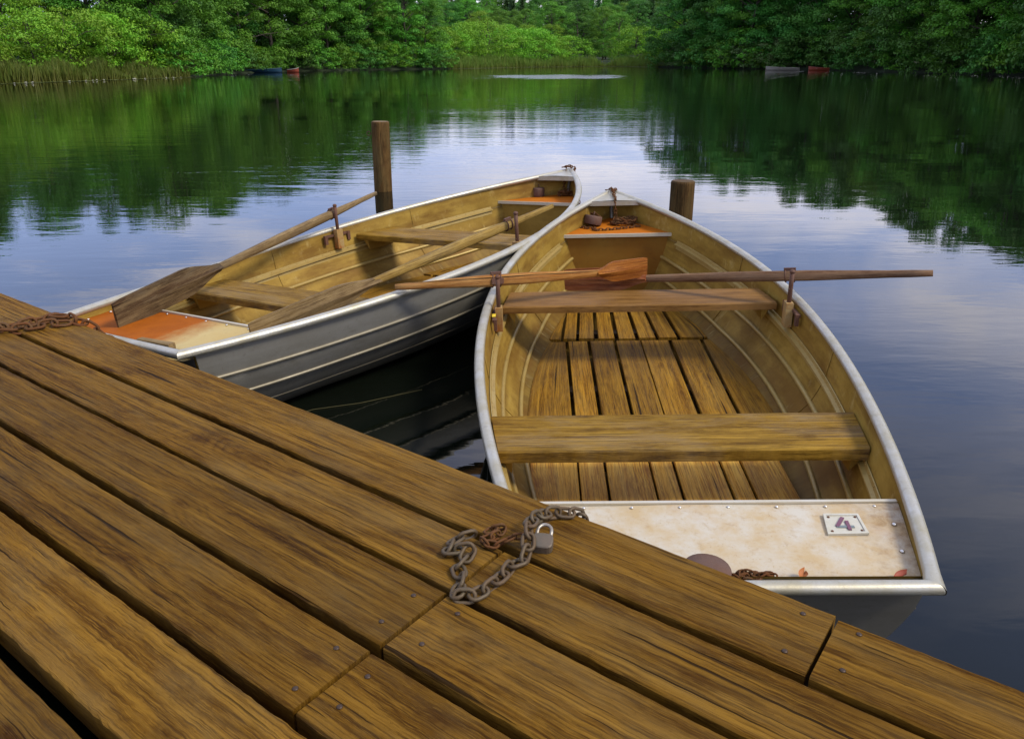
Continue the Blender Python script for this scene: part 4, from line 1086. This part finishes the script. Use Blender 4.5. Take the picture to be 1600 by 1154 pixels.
# lily pads and blossoms at the reed edge
M_PAD = plain('lily_pad', (.22, .27, .09), .35, 0, .4, 2.); M_BLOOM = plain('lily_bloom', (.8, .78, .7), .5, 0, .1)
def pads(pts, o0, o1, n, seed, label):
    rnd = random.Random(seed); m = MB()
    for _ in range(n):
        i = rnd.randrange(len(pts) - 1); a, b = Vector(pts[i]), Vector(pts[i + 1]); t = (b - a).normalized(); nn = Vector((-t.y, t.x))
        p = a.lerp(b, rnd.random()) + nn * rnd.uniform(o0, o1); r = rnd.uniform(.07, .14); a0 = rnd.uniform(0, 6.28)
        vs = [(p.x, p.y, .006)] + [(p.x + r * cos(a0 + k * .64), p.y + r * sin(a0 + k * .64), .006 + .012 * rnd.random()) for k in range(10)]
        m.add(vs, [(0, k, k + 1) for k in range(1, 10)])
    tag(m.obj('lily_pads', M_PAD), label, 'lily pads', kind='stuff')
pads(SL[1:], -.9, -.3, 1500, 3, 'floating lily pads along the reeds of the left bank')
pads(S3, -1.4, -.5, 1600, 4, 'floating lily pads along the reeds of the far bay')
protoL = None; rl = random.Random(9)
for i in range(22):
    k = rl.randrange(1, 4); a, b = Vector(SL[k]), Vector(SL[k + 1]); t = (b - a).normalized(); nn = Vector((-t.y, t.x))
    if k == 1: p = a.lerp(b, rl.uniform(.75, 1))
    else: p = a.lerp(b, rl.random())
    p = p + nn * rl.uniform(-1.0, -.35)
    if protoL is None:
        m = MB()
        for ring, (r, z, nn_) in enumerate(((.075, .03, 8), (.05, .055, 6))):
            for j in range(nn_):
                a_ = 2 * pi * j / nn_ + ring * .4; c_, s_ = cos(a_), sin(a_)
                m.add([(0, 0, .01), (c_ * r * .55 - s_ * r * .3, s_ * r * .55 + c_ * r * .3, z * .5), (c_ * r, s_ * r, z), (c_ * r * .55 + s_ * r * .3, s_ * r * .55 - c_ * r * .3, z * .5)], [(0, 3, 2, 1)])
        o = protoL = m.obj('water_lily', M_BLOOM)
    else: o = protoL.copy(); COL.objects.link(o)
    o.location = (p.x, p.y, .01); o.rotation_euler = (0, 0, rl.uniform(0, 6)); s_ = rl.uniform(.7, 1.15); o.scale = (s_, s_, s_)
    tag(o, 'white water lily blossom floating at the reed edge of the left bank', 'water lily', 'white water lilies at the reed edge')

# far moored boats
def small_boat(x, y, rot, L, wd, cols, label, extra):
    root = empty('moored_boat', Matrix.Translation((x, y, 0)) @ Matrix.Rotation(radians(rot), 4, 'Z'), label=label, cat='boat')
    h = MB(); rows = []; rin = []
    for i in range(17):
        t = i / 16; w_ = wd / 2 * (1 - (max(0, t - .35) / .66) ** 2.4) * (.78 + .22 * min(1, t / .3)); sh = .24 + .14 * t * t
        xx = (t - .5) * L
        rows.append([(xx, -w_, sh), (xx, -w_ * .9, sh * .4), (xx, -w_ * .55, -.06), (xx, w_ * .55, -.06), (xx, w_ * .9, sh * .4), (xx, w_, sh)])
        rin.append([(xx, -w_ * .95, sh), (xx, -w_ * .8, .1), (xx, w_ * .8, .1), (xx, w_ * .95, sh)])
    h.grid(rows, 0, True); h.grid(rin, 1, True)
    r0 = rows[0]; h.add(r0, [(0, 5, 4, 1), (1, 4, 3, 2)])
    h.obj('hull', [cols[0], cols[1]], root)
    g = MB()
    for k in (0, 5): g.tube([r[k] for r in rows], .03, 6)
    g.obj('gunwale_rim', cols[2], root)
    for xx in (-.2 * L, .12 * L):
        t = MB(); t.box((xx, 0, .20), (.22, wd * .84, .03)); t.obj('thwart', cols[1], root)
    return root
P_BLUE = plain('boat_blue', (.012, .05, .09), .4); P_RED = plain('boat_red', (.25, .045, .02), .5); P_WH = plain('boat_white', (.28, .26, .22), .4, 0, .3); P_TEAL = plain('boat_teal', (.02, .12, .11), .4)
small_boat(-21.6, 72.0, 8, 3.0, 1.1, [P_BLUE, P_TEAL, P_BLUE], 'dark blue rowing boat moored under the trees of the left bank', None)
small_boat(-19.35, 73.0, 4, 1.0, .6, [P_RED, P_RED, P_WH], 'small red boat moored beside the blue one under the trees', None)
small_boat(27.6, 84.5, 183, 3.4, .9, [P_WH, P_RED, P_WH], 'long white boat with red inside lying before the dark right bank', None)
small_boat(31.0, 83.6, 176, 2.0, .8, [P_RED, P_WH, P_RED], 'small reddish boat lying right of the white one before the dark bank', None)

# ------------------------------------------------------------------ render settings
vs = scene.view_settings; vs.view_transform = 'Standard'; vs.look = 'None'; vs.exposure = .25; vs.gamma = 1.
scene.render.engine = 'CYCLES'
scene.cycles.max_bounces = 8
